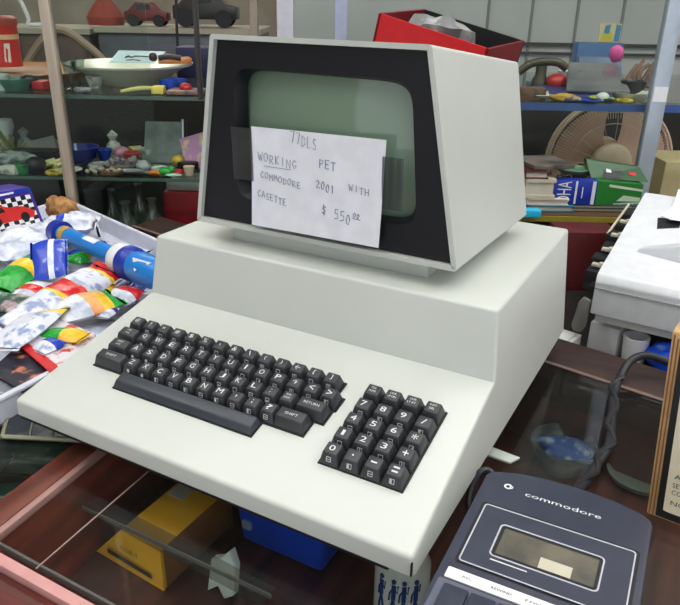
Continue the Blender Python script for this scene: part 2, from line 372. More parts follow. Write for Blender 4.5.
def key(x, s, wd, legend, front=None, dp=.0178, mat=KEYM, two=None, hh=.0125, name='key'):
    hw = wd / 2 - .0003; hd = dp / 2 - .0002; tw = hw - .0027; y0, y1 = -hd + .0042, hd - .0022
    q = [(-hw, -hd, .0012), (hw, -hd, .0012), (hw, hd, .0012), (-hw, hd, .0012), (-tw, y0, hh - .0006), (tw, y0, hh - .0006), (tw, y1, hh), (-tw, y1, hh)]
    b = B(); b.hexa([dk(x + a, s + c, h) for a, c, h in q]); k = b.build(name, mat, pc, PO, bev=.0011, seg=2)
    l = B(); n = 0
    f = lambda a, c: dk(x + a, s + (y0 + y1) / 2 + c, hh - .0003 + .0006 * ((c - y0) / (y1 - y0) - .5) + .00025)
    if two:
        for j, t in enumerate(two): put_text(l, t, lambda a, c: f(a, c + .0019 - .0038 * j), h=.0021, w=min(2 * tw - .002, .0021 * len(t) * .75)); n = 1
    elif legend:
        if len(legend) > 1: put_text(l, legend, f, w=min(2 * tw - .003, len(legend) * .0026), h=.0027)
        elif legend in ".,;:'\"-": put_text(l, legend, f, h={'-': .0013, '.': .0016, ',': .003, ';': .0048, ':': .0042}.get(legend, .0026), w={'-': .0052, '.': .0016}.get(legend))
        else: put_text(l, legend, f, h=.0056, w={'!': .0012, '(': .0019, ')': .0019, '[': .0019, ']': .0019, '\\': .004, '/': .004, '1': .0026, 'I': .0014, 'M': .0066, 'W': .0074}.get(legend, .0052))
        n = 1
    if front is not None:
        # small graphic symbol on the key's front face
        def g(a, c):                                  # c: 0 at bottom .. 1 at top of the front face
            return dk(x + a, s + (-hd) * (1 - c) + y0 * c - .00035, .0012 * (1 - c) + (hh - .0006) * c + .0001)
        def rect(a0, a1, c0, c1): l.poly([g(a0, c0), g(a1, c0), g(a1, c1), g(a0, c1)])
        e = .0022; t_ = .0005; c0, c1 = .34, .74; tc_ = .05
        if front == 'dot':
            l.poly([g(.0017 * math.cos(2 * math.pi * k / 12), .52 + .17 * math.sin(2 * math.pi * k / 12)) for k in range(12)])
        else:
            rect(-e, e, c0, c0 + tc_); rect(-e, e, c1 - tc_, c1); rect(-e, -e + t_, c0, c1); rect(e - t_, e, c0, c1)
            if front == 1: rect(-e, 0, c0, c1)
            if front == 2: rect(-e, e, c0, (c0 + c1) / 2)
            if front == 3: rect(-.0004, .0004, c0, c1)
            if front == 4: rect(-e, e, .51, .56)
            if front == 5: l.poly([g(-e, c0), g(e, c0), g(e, c1)])
        n = 1
    if n: l.build('legend', LEG, k, (0, 0, 0), weld=False)
    return k
r1 = ['@', '!', '"', '#', '$', '%', "'", '&', '\\', '(', ')', '←', '[', ']']
for i, c in enumerate(r1): key(.0447 + PX * i, S[0], .018, c, None if i == 0 else (i * 3) % 6)
for i, c in enumerate('QWERTYUIOP↑<>'): key(.0709 + PX * i, S[1], .018, c, 'dot' if i == 0 else (i * 5 + 1) % 6)
key(.0485, S[1], .0262, None, two=('OFF', 'RVS'))
for i, c in enumerate('ASDFGHJKL:'): key(.0757 + .018 * i, S[2], .0178, c, 'dot' if i in (0, 1) else (i * 4 + 2) % 6)
key(.0529, S[2], .0268, None, two=('SHIFT', 'LOCK'))
key(.2557, S[2], .0178, None, two=('RUN', 'STOP')); key(.2802, S[2], .0308, 'RETURN')
key(.0588, S[3], .0378, 'SHIFT')
for i, c in enumerate('ZXCVBNM,;?'): key(.0867 + .0179 * i, S[3], .0177, c, 'dot' if i in (0, 1) else (i * 3 + 1) % 6)
key(.2707, S[3], .0322, 'SHIFT')
q = [(-.0812, -.009, .0012), (.0812, -.009, .0012), (.0812, .009, .0012), (-.0812, .009, .0012), (-.0785, -.0045, .0085), (.0785, -.0045, .0085), (.0785, .0072, .0095), (-.0785, .0072, .0095)]
b = B(); b.hexa([dk(.164 + a, .0586 + c, h) for a, c, h in q]); b.build('space_bar', KEYS, pc, PO, bev=.0018, seg=3)
NP = [[('CLR', 'HOME'), ('CRSR', 'UP DN'), ('CRSR', 'LT RT'), ('INST', 'DEL')], '789/', '456*', '123+', '0.-=']
NS = [.1316, .1129, .0943, .0758, .0573]
for r_, row in enumerate(NP):
    for i, c in enumerate(row):
        x = .3222 + .0187 * i
        if r_ == 0: key(x, NS[0], .0184, None, two=c, dp=.0183)
        else: key(x, NS[r_], .0184, c, (r_ * 4 + i * 3) % 6, dp=.0183)

# monitor
XC = W / 2
mf = [(XC - .150, .2131, .1497), (XC + .150, .2131, .1497), (XC + .1138, .2078, .3424), (XC - .1138, .2078, .3424)]
mb = [(XC - .1568, .4256, .1507), (XC + .1568, .4256, .1507), (XC + .1271, .4256, .3160), (XC - .1271, .4256, .3160)]
b = B(); b.hexa([mf[0], mf[1], mb[1], mb[0], mf[3], mf[2], mb[2], mb[3]])
bm = b.bm; bmesh.ops.recalc_face_normals(bm, faces=bm.faces)
ff = [f for f in bm.faces if f.calc_center_median().y < .23][0]
bmesh.ops.bevel(bm, geom=[e for e in bm.edges if e not in ff.edges[:]], offset=.0032, segments=4, profile=.5, affect='EDGES', clamp_overlap=True)
ff = min(bm.faces, key=lambda f: f.calc_center_median().y)
bmesh.ops.inset_region(bm, faces=[ff], thickness=.0048, depth=0)
bmesh.ops.inset_region(bm, faces=[ff], thickness=.0008, depth=-.006)
bmesh.ops.delete(bm, geom=[ff], context='FACES')
monitor = b.build('monitor_case', BEIGE, pc, PO, smooth=True)
def fy(z): return .2131 - (z - .1497) * .0053 / .1927
# bezel ring with funnelled screen opening
def side_samples(cs, n, round_r=None):
    out = []
    for k in range(4):
        a, c = cs[k], cs[(k + 1) % 4]
        for j in range(n):
            t = j / n; out.append((a[0] + (c[0] - a[0]) * t, a[1] + (c[1] - a[1]) * t))
    return out
def superrect(cs, n, e):                              # bulging rounded quadrilateral with 4n points, starting at corner 0
    cx = sum(c[0] for c in cs) / 4; cz = sum(c[1] for c in cs) / 4; out = []
    for i in range(4 * n):
        a = R(225) + 2 * math.pi * i / (4 * n)
        ca, sa = math.cos(a), math.sin(a)
        u = math.copysign(abs(ca) ** (2 / e), ca); v = math.copysign(abs(sa) ** (2 / e), sa)
        u, v = (u + 1) / 2, (v + 1) / 2
        x = (cs[0][0] * (1 - u) + cs[1][0] * u) * (1 - v) + (cs[3][0] * (1 - u) + cs[2][0] * u) * v
        z = (cs[0][1] * (1 - u) + cs[1][1] * u) * (1 - v) + (cs[3][1] * (1 - u) + cs[2][1] * u) * v
        out.append((x, z))
    return out
N = 14
outer = side_samples([(XC - .1433, .1561), (XC + .1433, .1561), (XC + .1086, .3367), (XC - .1086, .3367)], N)
op = [(.1135, .1810), (.3165, .1830), (.3055, .3125), (.1175, .3135)]
inn = [(.1215, .186), (.3125, .186), (.3015, .3095), (.1245, .3110)]
lo1, lo2 = superrect(op, N, 10), superrect(inn, N, 9)
b = B(); rings = []
for pts, dd in ((outer, .0045), (lo1, .0045), (lo2, .014), (lo2, .0175)):
    rings.append([b.bm.verts.new((x, fy(z) + dd, z)) for x, z in pts])
for A, Bq in zip(rings, rings[1:]):
    for k in range(4 * N): b.face([A[k], A[(k + 1) % (4 * N)], Bq[(k + 1) % (4 * N)], Bq[k]])
b.build('bezel', BEZ, monitor, (0, 0, 0), smooth=True)
b = B()
def scr(u, v):
    x = .118 + .2 * u; z = .178 + .140 * v
    return (x, fy(z) + .0095 + .011 * ((2 * u - 1) ** 2 + .7 * (2 * v - 1) ** 2), z)
b.grid(scr, 24, 20); b.build('screen', CRT, monitor, smooth=True)
b = B(); b.hexa([(.094, .2326, ZTP - .0005), (.3234, .2355, ZTP - .0005), (.33, .41, ZTP - .0005), (.09, .41, ZTP - .0005),
                 (.094, .2326, .1515), (.3234, .2355, .1515), (.33, .41, .1515), (.09, .41, .1515)])
b.build('monitor_neck', BEIGE, pc, PO, bev=.002)

# hand-written price note taped over the screen
def nf(x, z, o=0): return Vector((x, fy(z) - .0022 - o, z))
note = thing('price_note', 'white handwritten price note taped over the computer screen', 'note', nf(.21, .21))
NO = tuple(-c for c in note.location)
b = B(); cs = [(.1367, .1590), (.2825, .1602), (.2863, .2616), (.1405, .2597)]
def npnt(u, v, o=0):
    x = (cs[0][0] * (1 - u) + cs[1][0] * u) * (1 - v) + (cs[3][0] * (1 - u) + cs[2][0] * u) * v
    z = (cs[0][1] * (1 - u) + cs[1][1] * u) * (1 - v) + (cs[3][1] * (1 - u) + cs[2][1] * u) * v
    return nf(x, z, o + .0012 * (u - .5) ** 2 + .002 * (1 - v) ** 2)
b.grid(lambda u, v: npnt(u, v), 8, 8); b.grid(lambda u, v: npnt(u, v, -.0004), 8, 8)
b.build('paper_sheet', PAPER, note, NO, smooth=True)
TAPE = glass('sticky_tape', (170, 172, 178), 1.5, .15, .1)
for x0, x1, z0, z1 in ((.116, .141, .205, .2575), (.283, .3045, .199, .247)):
    b = B(); b.grid(lambda u, v: nf(x0 + (x1 - x0) * u, z0 + (z1 - z0) * v, .0006 + .0008 * abs(math.sin(u * 9))), 8, 2); b.build('tape', TAPE, note, NO, smooth=True)
STK = {'W': [[(0, 1), (.25, 0), (.5, .7), (.75, 0), (1, 1)]], 'O': [[(.5, 1), (.05, .7), (.1, .15), (.55, 0), (.95, .35), (.85, .85), (.5, 1)]],
       'R': [[(.1, 0), (.15, 1), (.8, .9), (.75, .55), (.2, .5), (.9, 0)]], 'K': [[(.1, 0), (.15, 1)], [(.85, 1), (.15, .45), (.9, 0)]], 'I': [[(.5, 0), (.5, 1)]],
       'N': [[(.05, 0), (.1, 1), (.85, 0), (.9, 1)]], 'G': [[(.9, .8), (.5, 1), (.05, .5), (.5, 0), (.95, .3), (.6, .4)]], 'P': [[(.15, 0), (.2, 1), (.9, .85), (.8, .5), (.2, .45)]],
       'E': [[(.9, 1), (.15, 1), (.1, 0), (.9, 0)], [(.12, .5), (.7, .5)]], 'T': [[(0, 1), (1, 1)], [(.5, 1), (.45, 0)]], 'C': [[(.9, .85), (.5, 1), (.05, .5), (.4, 0), (.95, .15)]],
       'M': [[(.05, 0), (.15, 1), (.5, .4), (.85, 1), (.95, 0)]], 'D': [[(.1, 0), (.15, 1), (.85, .75), (.85, .25), (.1, 0)]], '2': [[(.1, .75), (.4, 1), (.85, .75), (.05, 0), (.95, .05)]],
       '0': [[(.5, 1), (.1, .6), (.2, .1), (.6, 0), (.9, .5), (.7, .95), (.5, 1)]], '1': [[(.3, .75), (.55, 1), (.5, 0)]], 'H': [[(.1, 0), (.1, 1)], [(.9, 0), (.9, 1)], [(.1, .5), (.9, .5)]],
       'A': [[(0, 0), (.5, 1), (.95, 0)], [(.2, .4), (.75, .4)]], 'S': [[(.9, .9), (.4, 1), (.15, .7), (.8, .4), (.7, .05), (.05, .1)]], '$': [[(.9, .8), (.4, .9), (.2, .65), (.8, .4), (.6, .1), (.05, .2)], [(.45, 1.1), (.5, -.1)]],
       '5': [[(.9, 1), (.25, 1), (.2, .55), (.8, .55), (.8, .1), (.1, 0)]], '7': [[(.05, .95), (.9, 1), (.4, 0)]], 'L': [[(.15, 1), (.1, 0), (.85, .02)]]}
def write(name, s, x0, z0, x1, z1, h, mat, r=.00033, under=None):
    b = B(); n = len(s); cw = (x1 - x0) / n
    for i, ch in enumerate(s):
        for st in STK.get(ch, []):
            pts = []
            for a, c in st:
                x = x0 + cw * (i + .08 + .78 * a); z = z0 + (z1 - z0) * (i / max(1, n - 1)) + h * (c - .5) + .0006 * math.sin(i * 2.3)
                u, v = (x - cs[0][0]) / .1458, (z - .1596) / .1014
                o = .0012 * (u - .5) ** 2 + .002 * (1 - v) ** 2
                pts.append(nf(x, z, o + .00035))
            b.tube(pts, r, 5)
    if under: b.tube([nf(under[0], under[1], .0012), nf(under[2], under[3], .0012)], r, 5)
    b.build(name, mat, note, NO)
write('handwriting', '77DLS', .1855, .2545, .2155, .2495, .0105, INKG)
write('handwriting', 'WORKING', .147, .2315, .193, .2275, .0085, INKG, under=(.1545, .2225, .186, .2225))
write('handwriting', 'PET', .2165, .2325, .236, .2315, .008, INK)
write('handwriting', 'COMMODORE', .149, .2135, .197, .2085, .0062, INKG)
write('handwriting', '2001', .2135, .2125, .2345, .209, .0075, INK)
write('handwriting', 'WITH', .249, .214, .2715, .2115, .0065, INKG)
write('handwriting', 'CASETTE', .145, .194, .180, .1885, .0068, INKG)
write('handwriting', '$', .2195, .188, .2265, .188, .009, INK)
write('handwriting', '550', .2335, .186, .2525, .183, .0095, INK)
write('handwriting', '00', .254, .188, .262, .187, .0042, INK, under=(.2535, .1845, .2625, .184))

# ------------------------------------------------------------------ cassette recorder
cr = thing('cassette_recorder', 'dark blue-grey cassette recorder with clear lid window in front of the computer', 'cassette recorder', (.4315, .1257, ZT), R(1.7))
TS = 0; CW, CL = .129, .21
def ct(y): return .045
bk = [(0, -.004), (.003, .001), (.009, .0045)] + [(CW * k / 10, .0055 + .0085 * math.sin(math.pi * k / 10)) for k in range(2, 9)] + [(CW - .008, .0045), (CW - .002, .0), (CW, -.005)]
b = B(); b.plate([(0, -CL), (CW, -CL)] + bk[::-1], .004, .045); b.build('body', CASM, cr, bev=.0018, seg=2, ang=40)
for x in (.02, CW - .02):
    for y in (-.02, -CL + .02):
        b = B(); b.lathe([(.006, .0006), (.006, .0045)], (x, y, 0), 12); b.build('foot', BLACKP, cr)
def cs_(x, y, h=0): return Vector((x, y, .045 + h))
def frame(pts_o, t, h0, h1, name, mat, par, close=True):
    b = B(); n = len(pts_o); cx = sum(p[0] for p in pts_o) / n; cy = sum(p[1] for p in pts_o) / n
    def ins(i):
        p0, p1, p2 = Vector(pts_o[i - 1]), Vector(pts_o[i]), Vector(pts_o[(i + 1) % n])
        d1 = (p1 - p0).normalized(); d2 = (p2 - p1).normalized(); nn = Vector((-d1.y - d2.y, d1.x + d2.x)).normalized()
        return p1 + nn * t
    A = [b.bm.verts.new(cs_(p[0], p[1], h1)) for p in pts_o]; I = [b.bm.verts.new(cs_(*ins(i), h1)) for i in range(n)]
    A0 = [b.bm.verts.new(cs_(p[0], p[1], h0)) for p in pts_o]; I0 = [b.bm.verts.new(cs_(*ins(i), h0)) for i in range(n)]
    for i in range(n):
        j = (i + 1) % n
        b.face([A[i], A[j], I[j], I[i]]); b.face([A0[i], A0[j], A[j], A[i]]); b.face([I[i], I[j], I0[j], I0[i]])
    return b.build(name, mat, par)
lx0, lx1, ly0, ly1 = .0100, .1215, -.1105, -.0420
b = B(); b.prism(rrect(lx0 - .0022, lx1 + .0022, ly0 - .001, ly1 + .0026, .003), lambda p, t: cs_(p[0], p[1], t), -.002, .0002); b.build('lid_gap', CASG, cr)
b = B(); b.prism(rrect(lx0, lx1, ly0, ly1, .003), lambda p, t: cs_(p[0], p[1], t), -.002, .0011); lid = b.build('lid', CASM, cr)
frame(rrect(lx0 + .0003, lx1 - .0003, ly0 + .0003, ly1 - .0003, .003),   .0010, .0008, .0014, 'lid_line', pm('silver_line', (196, 198, 206), .4), lid)
wx0, wx1, wy0, wy1 = .0300, .1000, -.0928, -.0615
frame(rrect(wx0 - .0024, wx1 + .0024, wy0 - .0024, wy1 + .0024, .004), .0011, .0008, .0015, 'window_line', MATS['silver_line'], lid)
b = B(); b.prism(rrect(wx0 - .0006, wx1 + .0006, wy0 - .0006, wy1 + .0006, .002), lambda p, t: cs_(p[0], p[1], t), .0009, .0013); b.build('window_gap', CASG, lid)
b = B(); b.prism(rrect(wx0 + .0016, wx1 - .0012, wy0 + .001, wy1 - .0022, .0012), lambda p, t: cs_(p[0], p[1], t), .0012, .0016); b.build('window', CASIN, lid)
b = B(); b.poly([cs_(x, y, .00175) for x, y in ((.0615, -.0915), (.0835, -.0915), (.0835, -.0805), (.0615, -.0805))]); b.build('window_sticker', pm('pale_sticker', (196, 190, 172), .5), lid)
b = B(); b.poly([cs_(x, y, .0013) for x, y in ((.030, -.0992), (.056, -.0992), (.056, -.0981), (.030, -.0981))]); b.build('lid_mark', LEG, lid)
b = B(); b.prism(rrect(.0066, .1235, -.1285, -.1182, .001), lambda p, t: cs_(p[0], p[1], t), -.001, .0008); st = b.build('key_label_strip', pm('strip_white', (236, 234, 238), .4), cr)
b = B()
for s, x, ww in (('REC', .0215, .0065), ('REWIND', .045, .014), ('F.FWD', .067, .012), ('PLAY', .087, .01), ('STOP', .107, .011)):
    put_text(b, s, lambda a, c: cs_(x + a, -.1234 + c, .001), w=ww, h=.0021)
b.build('strip_lettering', pm('strip_ink', (50, 50, 60), .5), st, weld=False)
b = B(); put_text(b, 'commodore', lambda a, c: cs_(.0640 + a, -.0155 + c, .0006), w=.058, h=.0050); b.build('maker_lettering', LEG, cr, weld=False)
b = B()
def arc(r0, r1, a0, a1, cx, cy, n=14):
    for k in range(n):
        t0, t1 = R(a0 + (a1 - a0) * k / n), R(a0 + (a1 - a0) * (k + 1) / n)
        b.poly([cs_(cx + r * math.cos(t), cy + r * math.sin(t), .0006) for r, t in ((r0, t0), (r1, t0), (r1, t1), (r0, t1))])
arc(.0018, .0034, 45, 315, .0205, -.0130)
for y0_ in (-.0127, -.0147): b.poly([cs_(x, y, .0006) for x, y in ((.0215, y0_), (.0248, y0_), (.0238, y0_ + .0014), (.0215, y0_ + .0014))])
b.build('maker_emblem', LEG, cr)
b = B(); zk = ct(-.12)
b.box(.004, CW - .004, -CL - .004, -.1325, zk - .012, zk + .004); kp = b.build('key_panel', CASK, cr, bev=.002)
for i in range(6):
    x = .0105 + .0182 * i; b = B(); b.box(x, x + .0168, -CL + .006, -.1395, zk + .0038, zk + .0075); b.build('piano_key', CASM, kp, bev=.0012)

# power and signal lead
b = B(); pts = [(.475, .155, -.0235), (.487, .17, -.0235), (.4985, .1899, -.0235), (.504, .2316, -.0235), (.509, .2713, -.0235), (.5047, .3198, -.0235), (.497, .379, -.0235), (.4985, .415, -.016), (.5035, .4372, -.006), (.518, .458, -.004), (.5445, .4700, -.012), (.58, .475, -.0225), (.66, .45, -.0225)]
def smoothp(P, n=6):
    P = [Vector(p) for p in P]; out = []
    for i in range(len(P) - 1):
        a, b_, c, d = P[max(i - 1, 0)], P[i], P[i + 1], P[min(i + 2, len(P) - 1)]
        for k in range(n):
            t = k / n; out.append(.5 * ((2 * b_) + (c - a) * t + (2 * a - 5 * b_ + 4 * c - d) * t * t + (3 * b_ - a - 3 * c + d) * t ** 3))
    return out + [P[-1]]
sp = smoothp(pts); b.tube(sp, .0046, 10)
# second strand twisted round it
tw = []
for i, p in enumerate(sp):
    if 8 < i < 42:
        a = i * .75; tw.append(p + Vector((math.cos(a) * .0045, 0, .0008 + .003 * abs(math.sin(a)))))
b.tube(tw, .003, 8)
tag(b.build('power_cord', CORD, smooth=True), 'black twisted power cord running back from the cassette recorder over the glass', 'cord')
b = B(); a, c = pz(489, 456, ZT), pz(531, 477, ZT)
b.hexa([(.398, .207, ZT + .0004), (.432, .205, ZT + .0004), (.438, .218, ZT + .0004), (.401, .222, ZT + .0004), (.398, .207, ZT + .003), (.432, .205, ZT + .003), (.438, .218, ZT + .003), (.401, .222, ZT + .003)])
tag(b.build('plastic_strip', pm('greenish_white', (206, 214, 204), .4), bev=.0008), 'short pale plastic strip lying on the glass between computer and cassette recorder', 'strip')
b = B(); b.tube(smoothp([(.4245, .112, -.0245), (.4195, .121, -.016), (.420, .136, -.002), (.427, .143, .002), (.436, .141, -.006), (.440, .139, -.0235)]), .0035, 8)
tag(b.build('plug_lead', CORD, smooth=True), 'short loop of black lead at the back left corner of the cassette recorder', 'lead')

# ------------------------------------------------------------------ cardboard box on the right
cb = thing('cardboard_box', 'tan cardboard box with black front and cream printed label right of the recorder', 'box', (.555, .197, ZT), R(-6))
b = B(); b.hexa([(0, 0, .0008), (.2, 0, .0008), (.2, .06, .0008), (0, .06, .0008), (-.014, .016, .166), (.2, .016, .166), (.2, .08, .166), (-.014, .08, .166)], 0)
b.build('carton', CARD, cb, bev=.0012)
def cf(x, t, o=0): return (x - .014 * t, .016 * t - o, .0008 + .165 * t)
b = B(); b.prism([(.0015, .01), (.0027, .01), (.0027, .985), (.0015, .985)], lambda p, t: cf(p[0], p[1], t), 0, .0006); b.build('torn_edge', CARDB, cb)
b = B(); b.prism([(.0045, .005), (.0056, .005), (.0056, .97), (.0045, .97)], lambda p, t: cf(p[0], p[1], t), 0, .0007); b.build('torn_edge', CARDB, cb)
b = B(); b.prism([(.0072, .012), (.197, .012), (.197, .93), (.0072, .93)], lambda p, t: cf(p[0], p[1], t), 0, .0009); bf = b.build('black_front', pm('black_print', (20, 19, 20), .45), cb)
b = B(); b.prism(rrect(.0125, .19, .055, .9, .006), lambda p, t: cf(p[0], p[1], t), .0008, .0014)
bm = b.bm; b.build('cream_label', CREAM, bf)
b = B()
for s, x, t, w_ in (('A SIMPLE', .0325, .265, .03), ('SETTING OF THE', .038, .215, .042), ('CONTROLS AND', .038, .175, .042), ('NOTICE', .0315, .115, .028)):
    put_text(b, s, lambda a, c: cf(x + a, t + c / .166, .0017), w=w_, h=.0042)
b.build('label_lettering', pm('label_ink', (60, 52, 48), .6), bf, weld=False)

# ------------------------------------------------------------------ inside the counter
yb = thing('carton', 'yellow carton with a white sticker lying under the counter glass', 'carton', (.14, .05, ZI))
YO = (-.14, -.05, -ZI)
b = B(); b.hexa([(.108, .010, ZI + .001), (.1655, .010, ZI + .001), (.1655, .115, ZI + .001), (.108, .115, ZI + .001), (.113, .0095, -.1), (.1655, .0095, -.1), (.1655, .115, -.1), (.113, .115, -.1)])
for f in b.bm.faces:
    n = f.normal
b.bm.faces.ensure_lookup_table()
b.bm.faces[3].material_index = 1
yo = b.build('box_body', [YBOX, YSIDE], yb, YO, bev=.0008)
b = B(); b.hexa([(.070, .0115, ZI + .001), (.166, .0055, ZI + .001), (.166, .0085, ZI + .001), (.070, .0145, ZI + .001), (.1128, .0085, -.101), (.166, .0065, -.101), (.166, .0090, -.101), (.1128, .0095, -.101)])
b.build('front_flap', YBOX, yb, YO)
def yfl(x, t, o=.0006): return (x, .0105 - (x - .07) * .05 - .0025 * t - o, ZI + .001 + .048 * t)
INKD = pm('dark_print', (66, 44, 20), .6)
b = B(); put_text(b, 'BLUE-T', lambda a, c: yfl(.126 + a, .63 + c / .05, .0012), w=.024, h=.006)
b.poly([yfl(.092, .24, .0012), yfl(.153, .19, .0012), yfl(.153, .33, .0012), yfl(.092, .38, .0012)]); b.build('carton_lettering', INKD, yb, YO, weld=False)
b = B(); b.box(.117, .137, .072, .094, -.1, -.0992); b.build('sticker', pm('grey_sticker', (206, 198, 186), .6), yb, YO)
bc = thing('storage_box', 'bright blue plastic box under the counter glass beneath the keyboard', 'box', (.24, .15, ZI))
BO = (-.24, -.15, -ZI)
b = B(); b.hexa([(.189, .100, ZI + .0008), (.286, .100, ZI + .0008), (.286, .19, ZI + .0008), (.189, .19, ZI + .0008), (.184, .0945, -.083), (.292, .0945, -.083), (.292, .195, -.083), (.184, .195, -.083)])
b.build('tub', CRATE, bc, BO, bev=.006, seg=3)
b = B(); b.box(.181, .295, .0915, .198, -.084, -.078); b.build('lid', CRATE, bc, BO, bev=.002)
b = B(); b.prism(rrect(.193, .205, -.128, -.117, .003), lambda p, t: (p[0], t, p[1]), .0955, .0985); b.build('sticker', pm('pale_blue_sticker', (150, 168, 206), .5), bc, BO)
jr = thing('jar', 'white jar with blue painted figures below the front right computer corner', 'jar', (.377, .086, ZI))
b = B(); b.lathe([(.017, .0006), (.0225, .004), (.0245, .02), (.0245, .074), (.0205, .084), (.019, .090), (.0205, .094), (.0185, .095), (.0170, .088), (.0, .086)], (0, 0, 0), 32)
b.build('body', pm('glazed_white', (236, 238, 234), .2), jr, smooth=True)
fb = pm('blue_glaze', (34, 66, 140), .25)
for k, a0 in enumerate((248, 276, 297, 322)):
    b = B()
    def jp(a, z): return Vector((.0246 * math.cos(R(a)), .0246 * math.sin(R(a)), z + .010))
    b.tube([jp(a0, .058), jp(a0, .042)], .0022, 6); b.tube([jp(a0, .042), jp(a0 - 5, .03), jp(a0 - 6, .022)], .0012, 6); b.tube([jp(a0, .042), jp(a0 + 5, .03), jp(a0 + 6, .022)], .0012, 6)
    b.tube([jp(a0, .056), jp(a0 - 8, .048), jp(a0 - 9, .04)], .0009, 6); b.tube([jp(a0, .056), jp(a0 + 8, .05), jp(a0 + 9, .058)], .0009, 6); b.blob(jp(a0, .062), .0026, k, 0, sub=1)
    b.build('painted_figure', fb, jr, smooth=True)
c = pz(222, 597, ZI)
b = B()
for pth in ([(-.014, 0, .001), (-.012, .004, .034)], ):
    pass
b.prism([(-.016, .001), (-.017, .034), (-.006, .040), (.004, .052), (.013, .040), (.016, .012), (.006, .004), (-.004, .012)], lambda p, t: (p[0], t + .25 * p[1], p[1]), -.004, .004)
tag(b.build('label_holder', pm('cloudy_plastic', (226, 236, 236), .35), None, (c.x, c.y, ZI), R(-8), bev=.0008), 'small cloudy white plastic clip beside the yellow carton under glass', 'clip')
c = pz(572, 446, -.11); c = Vector((.452, .395, ZI))
b = B(); b.lathe([(.02, .0008), (.024, .003), (.037, .03), (.039, .04), (.0375, .04), (.035, .03), (.022, .007), (0, .006)], (0, 0, 0), 36)
tag(b.build('glass_bowl', glass('pale_bowl_glass', (190, 208, 206), 1.8, .05, .3), None, c, smooth=True), 'round clear glass bowl under the counter glass near the power cord', 'bowl')
c = pz(566, 462, ZI)
b = B(); b.blob((0, 0, .0165), .03, 3, .4, 1.6, (1.3, .8, .4)); tag(b.build('blue_pouch', pm('hazy_blue', (64, 92, 160), .6, var=(40, (170, 186, 196), .5, .62)), None, (c.x, c.y + .0, ZI + .001), smooth=True), 'small blue and white pouch in front of the glass bowl in the counter', 'pouch')
c = pz(640, 480, ZI)
b = B(); b.lathe([(.03, .0008), (.036, .004), (.04, .012), (.037, .012), (.03, .006), (0, .005)], (0, 0, 0), 28); tag(b.build('saucer', pm('grey_green_dish', (118, 128, 116), .3), None, (c.x, c.y, ZI), smooth=True), 'small grey-green dish under glass between cord and cardboard box', 'dish')
# green things in the left case
c = pz(12, 468, ZI)
b = B(); b.lathe([(.012, .0008), (.028, .004), (.034, .012), (.031, .012), (.012, .006), (0, .005)], (0, 0, 0), 28); tag(b.build('small_dish', pm('pale_dish', (190, 200, 186), .3), None, (c.x, c.y, ZI + .0185), rot=(R(20), R(-15), 0), smooth=True), 'small pale round dish in the left case by the wooden divider', 'dish')
for i, (u, v, r_, lb) in enumerate(((40, 458, .022, 'green glass bottle lying nearest the wooden divider under the glass'), (8, 500, .018, 'dark green glass bottle lying at the bottom left of the left case'))):
    c = pz(u, v, ZI + r_)
    b = B(); b.lathe([(r_ * .9, -.05), (r_, -.045), (r_, .02), (r_ * .4, .04), (r_ * .4, .06)], (0, 0, 0), 20, axis='x'); tag(b.build('glass_bottle', pm('bottle_green', (26, 82, 60), .15, spec=.8), None, c, R(25 + 20 * i), smooth=True), lb, 'bottle')
# framed tile lying on the glass under the front left corner
ft = thing('framed_tile', 'flat dark tile in a pale frame on the glass under the front left computer corner', 'frame', (-.005, .03, ZT))
b = B(); q = [(-.0152, -.0095), (.066, .0300), (.012, .085), (-.0685, .0440)]; q = [(x + .005, y - .03) for x, y in q]
b.plate(q, .0006, .004); b.build('tile', pm('dark_tile', (46, 50, 58), .3, var=(60, (96, 100, 104), .5, .65)), ft)
qq = q + [q[0]]
for a_, b_ in zip(qq, qq[1:]):
    bb = B(); bb.tube([(a_[0], a_[1], .004), (b_[0], b_[1], .004)], .0022, 6); bb.build('frame_side', pm('khaki_frame', (150, 150, 122), .4), ft)
for t in (.3, .55, .8):
    bb = B(); bb.tube([tuple(q[0][k] * (1 - t) + q[1][k] * t for k in (0, 1)) + (.0045,), tuple(q[3][k] * (1 - t) + q[2][k] * t for k in (0, 1)) + (.0045,)], .0009, 6); bb.build('grid_bar', pm('khaki_frame', (150, 150, 122), .4), ft)

# ------------------------------------------------------------------ bin of candy and toys on the left
bn = thing('toy_bin', 'shallow white plastic bin of sweets and toys left of the computer', 'bin', (-.35, .2, ZT))
NO2 = (.35, -.2, -ZT)
BP = [(-.037, -.13), (-.037, .405), (-.253, .467), (-.57, .56), (-.57, -.13)]
b = B(); b.plate(BP, ZT + .0006, ZT + .003); b.build('bin_floor', BINW, bn, NO2)
BPc = BP + [BP[0]]
for (xa, ya), (xb, yb_) in zip(BPc, BPc[1:]):
    d = Vector((xb - xa, yb_ - ya)).normalized(); n = Vector((-d.y, d.x)) * .003
    b = B(); b.hexa([(xa, ya, ZT + .001), (xb, yb_, ZT + .001), (xb + n.x, yb_ + n.y, ZT + .001), (xa + n.x, ya + n.y, ZT + .001),
                     (xa, ya, 0), (xb, yb_, 0), (xb + n.x, yb_ + n.y, 0), (xa + n.x, ya + n.y, 0)]); b.build('bin_wall', BINW, bn, NO2)
    b = B(); b.tube([(xa, ya, .0), (xb, yb_, .0)], .0035, 8); b.build('bin_rim', BINW, bn, NO2, smooth=True)
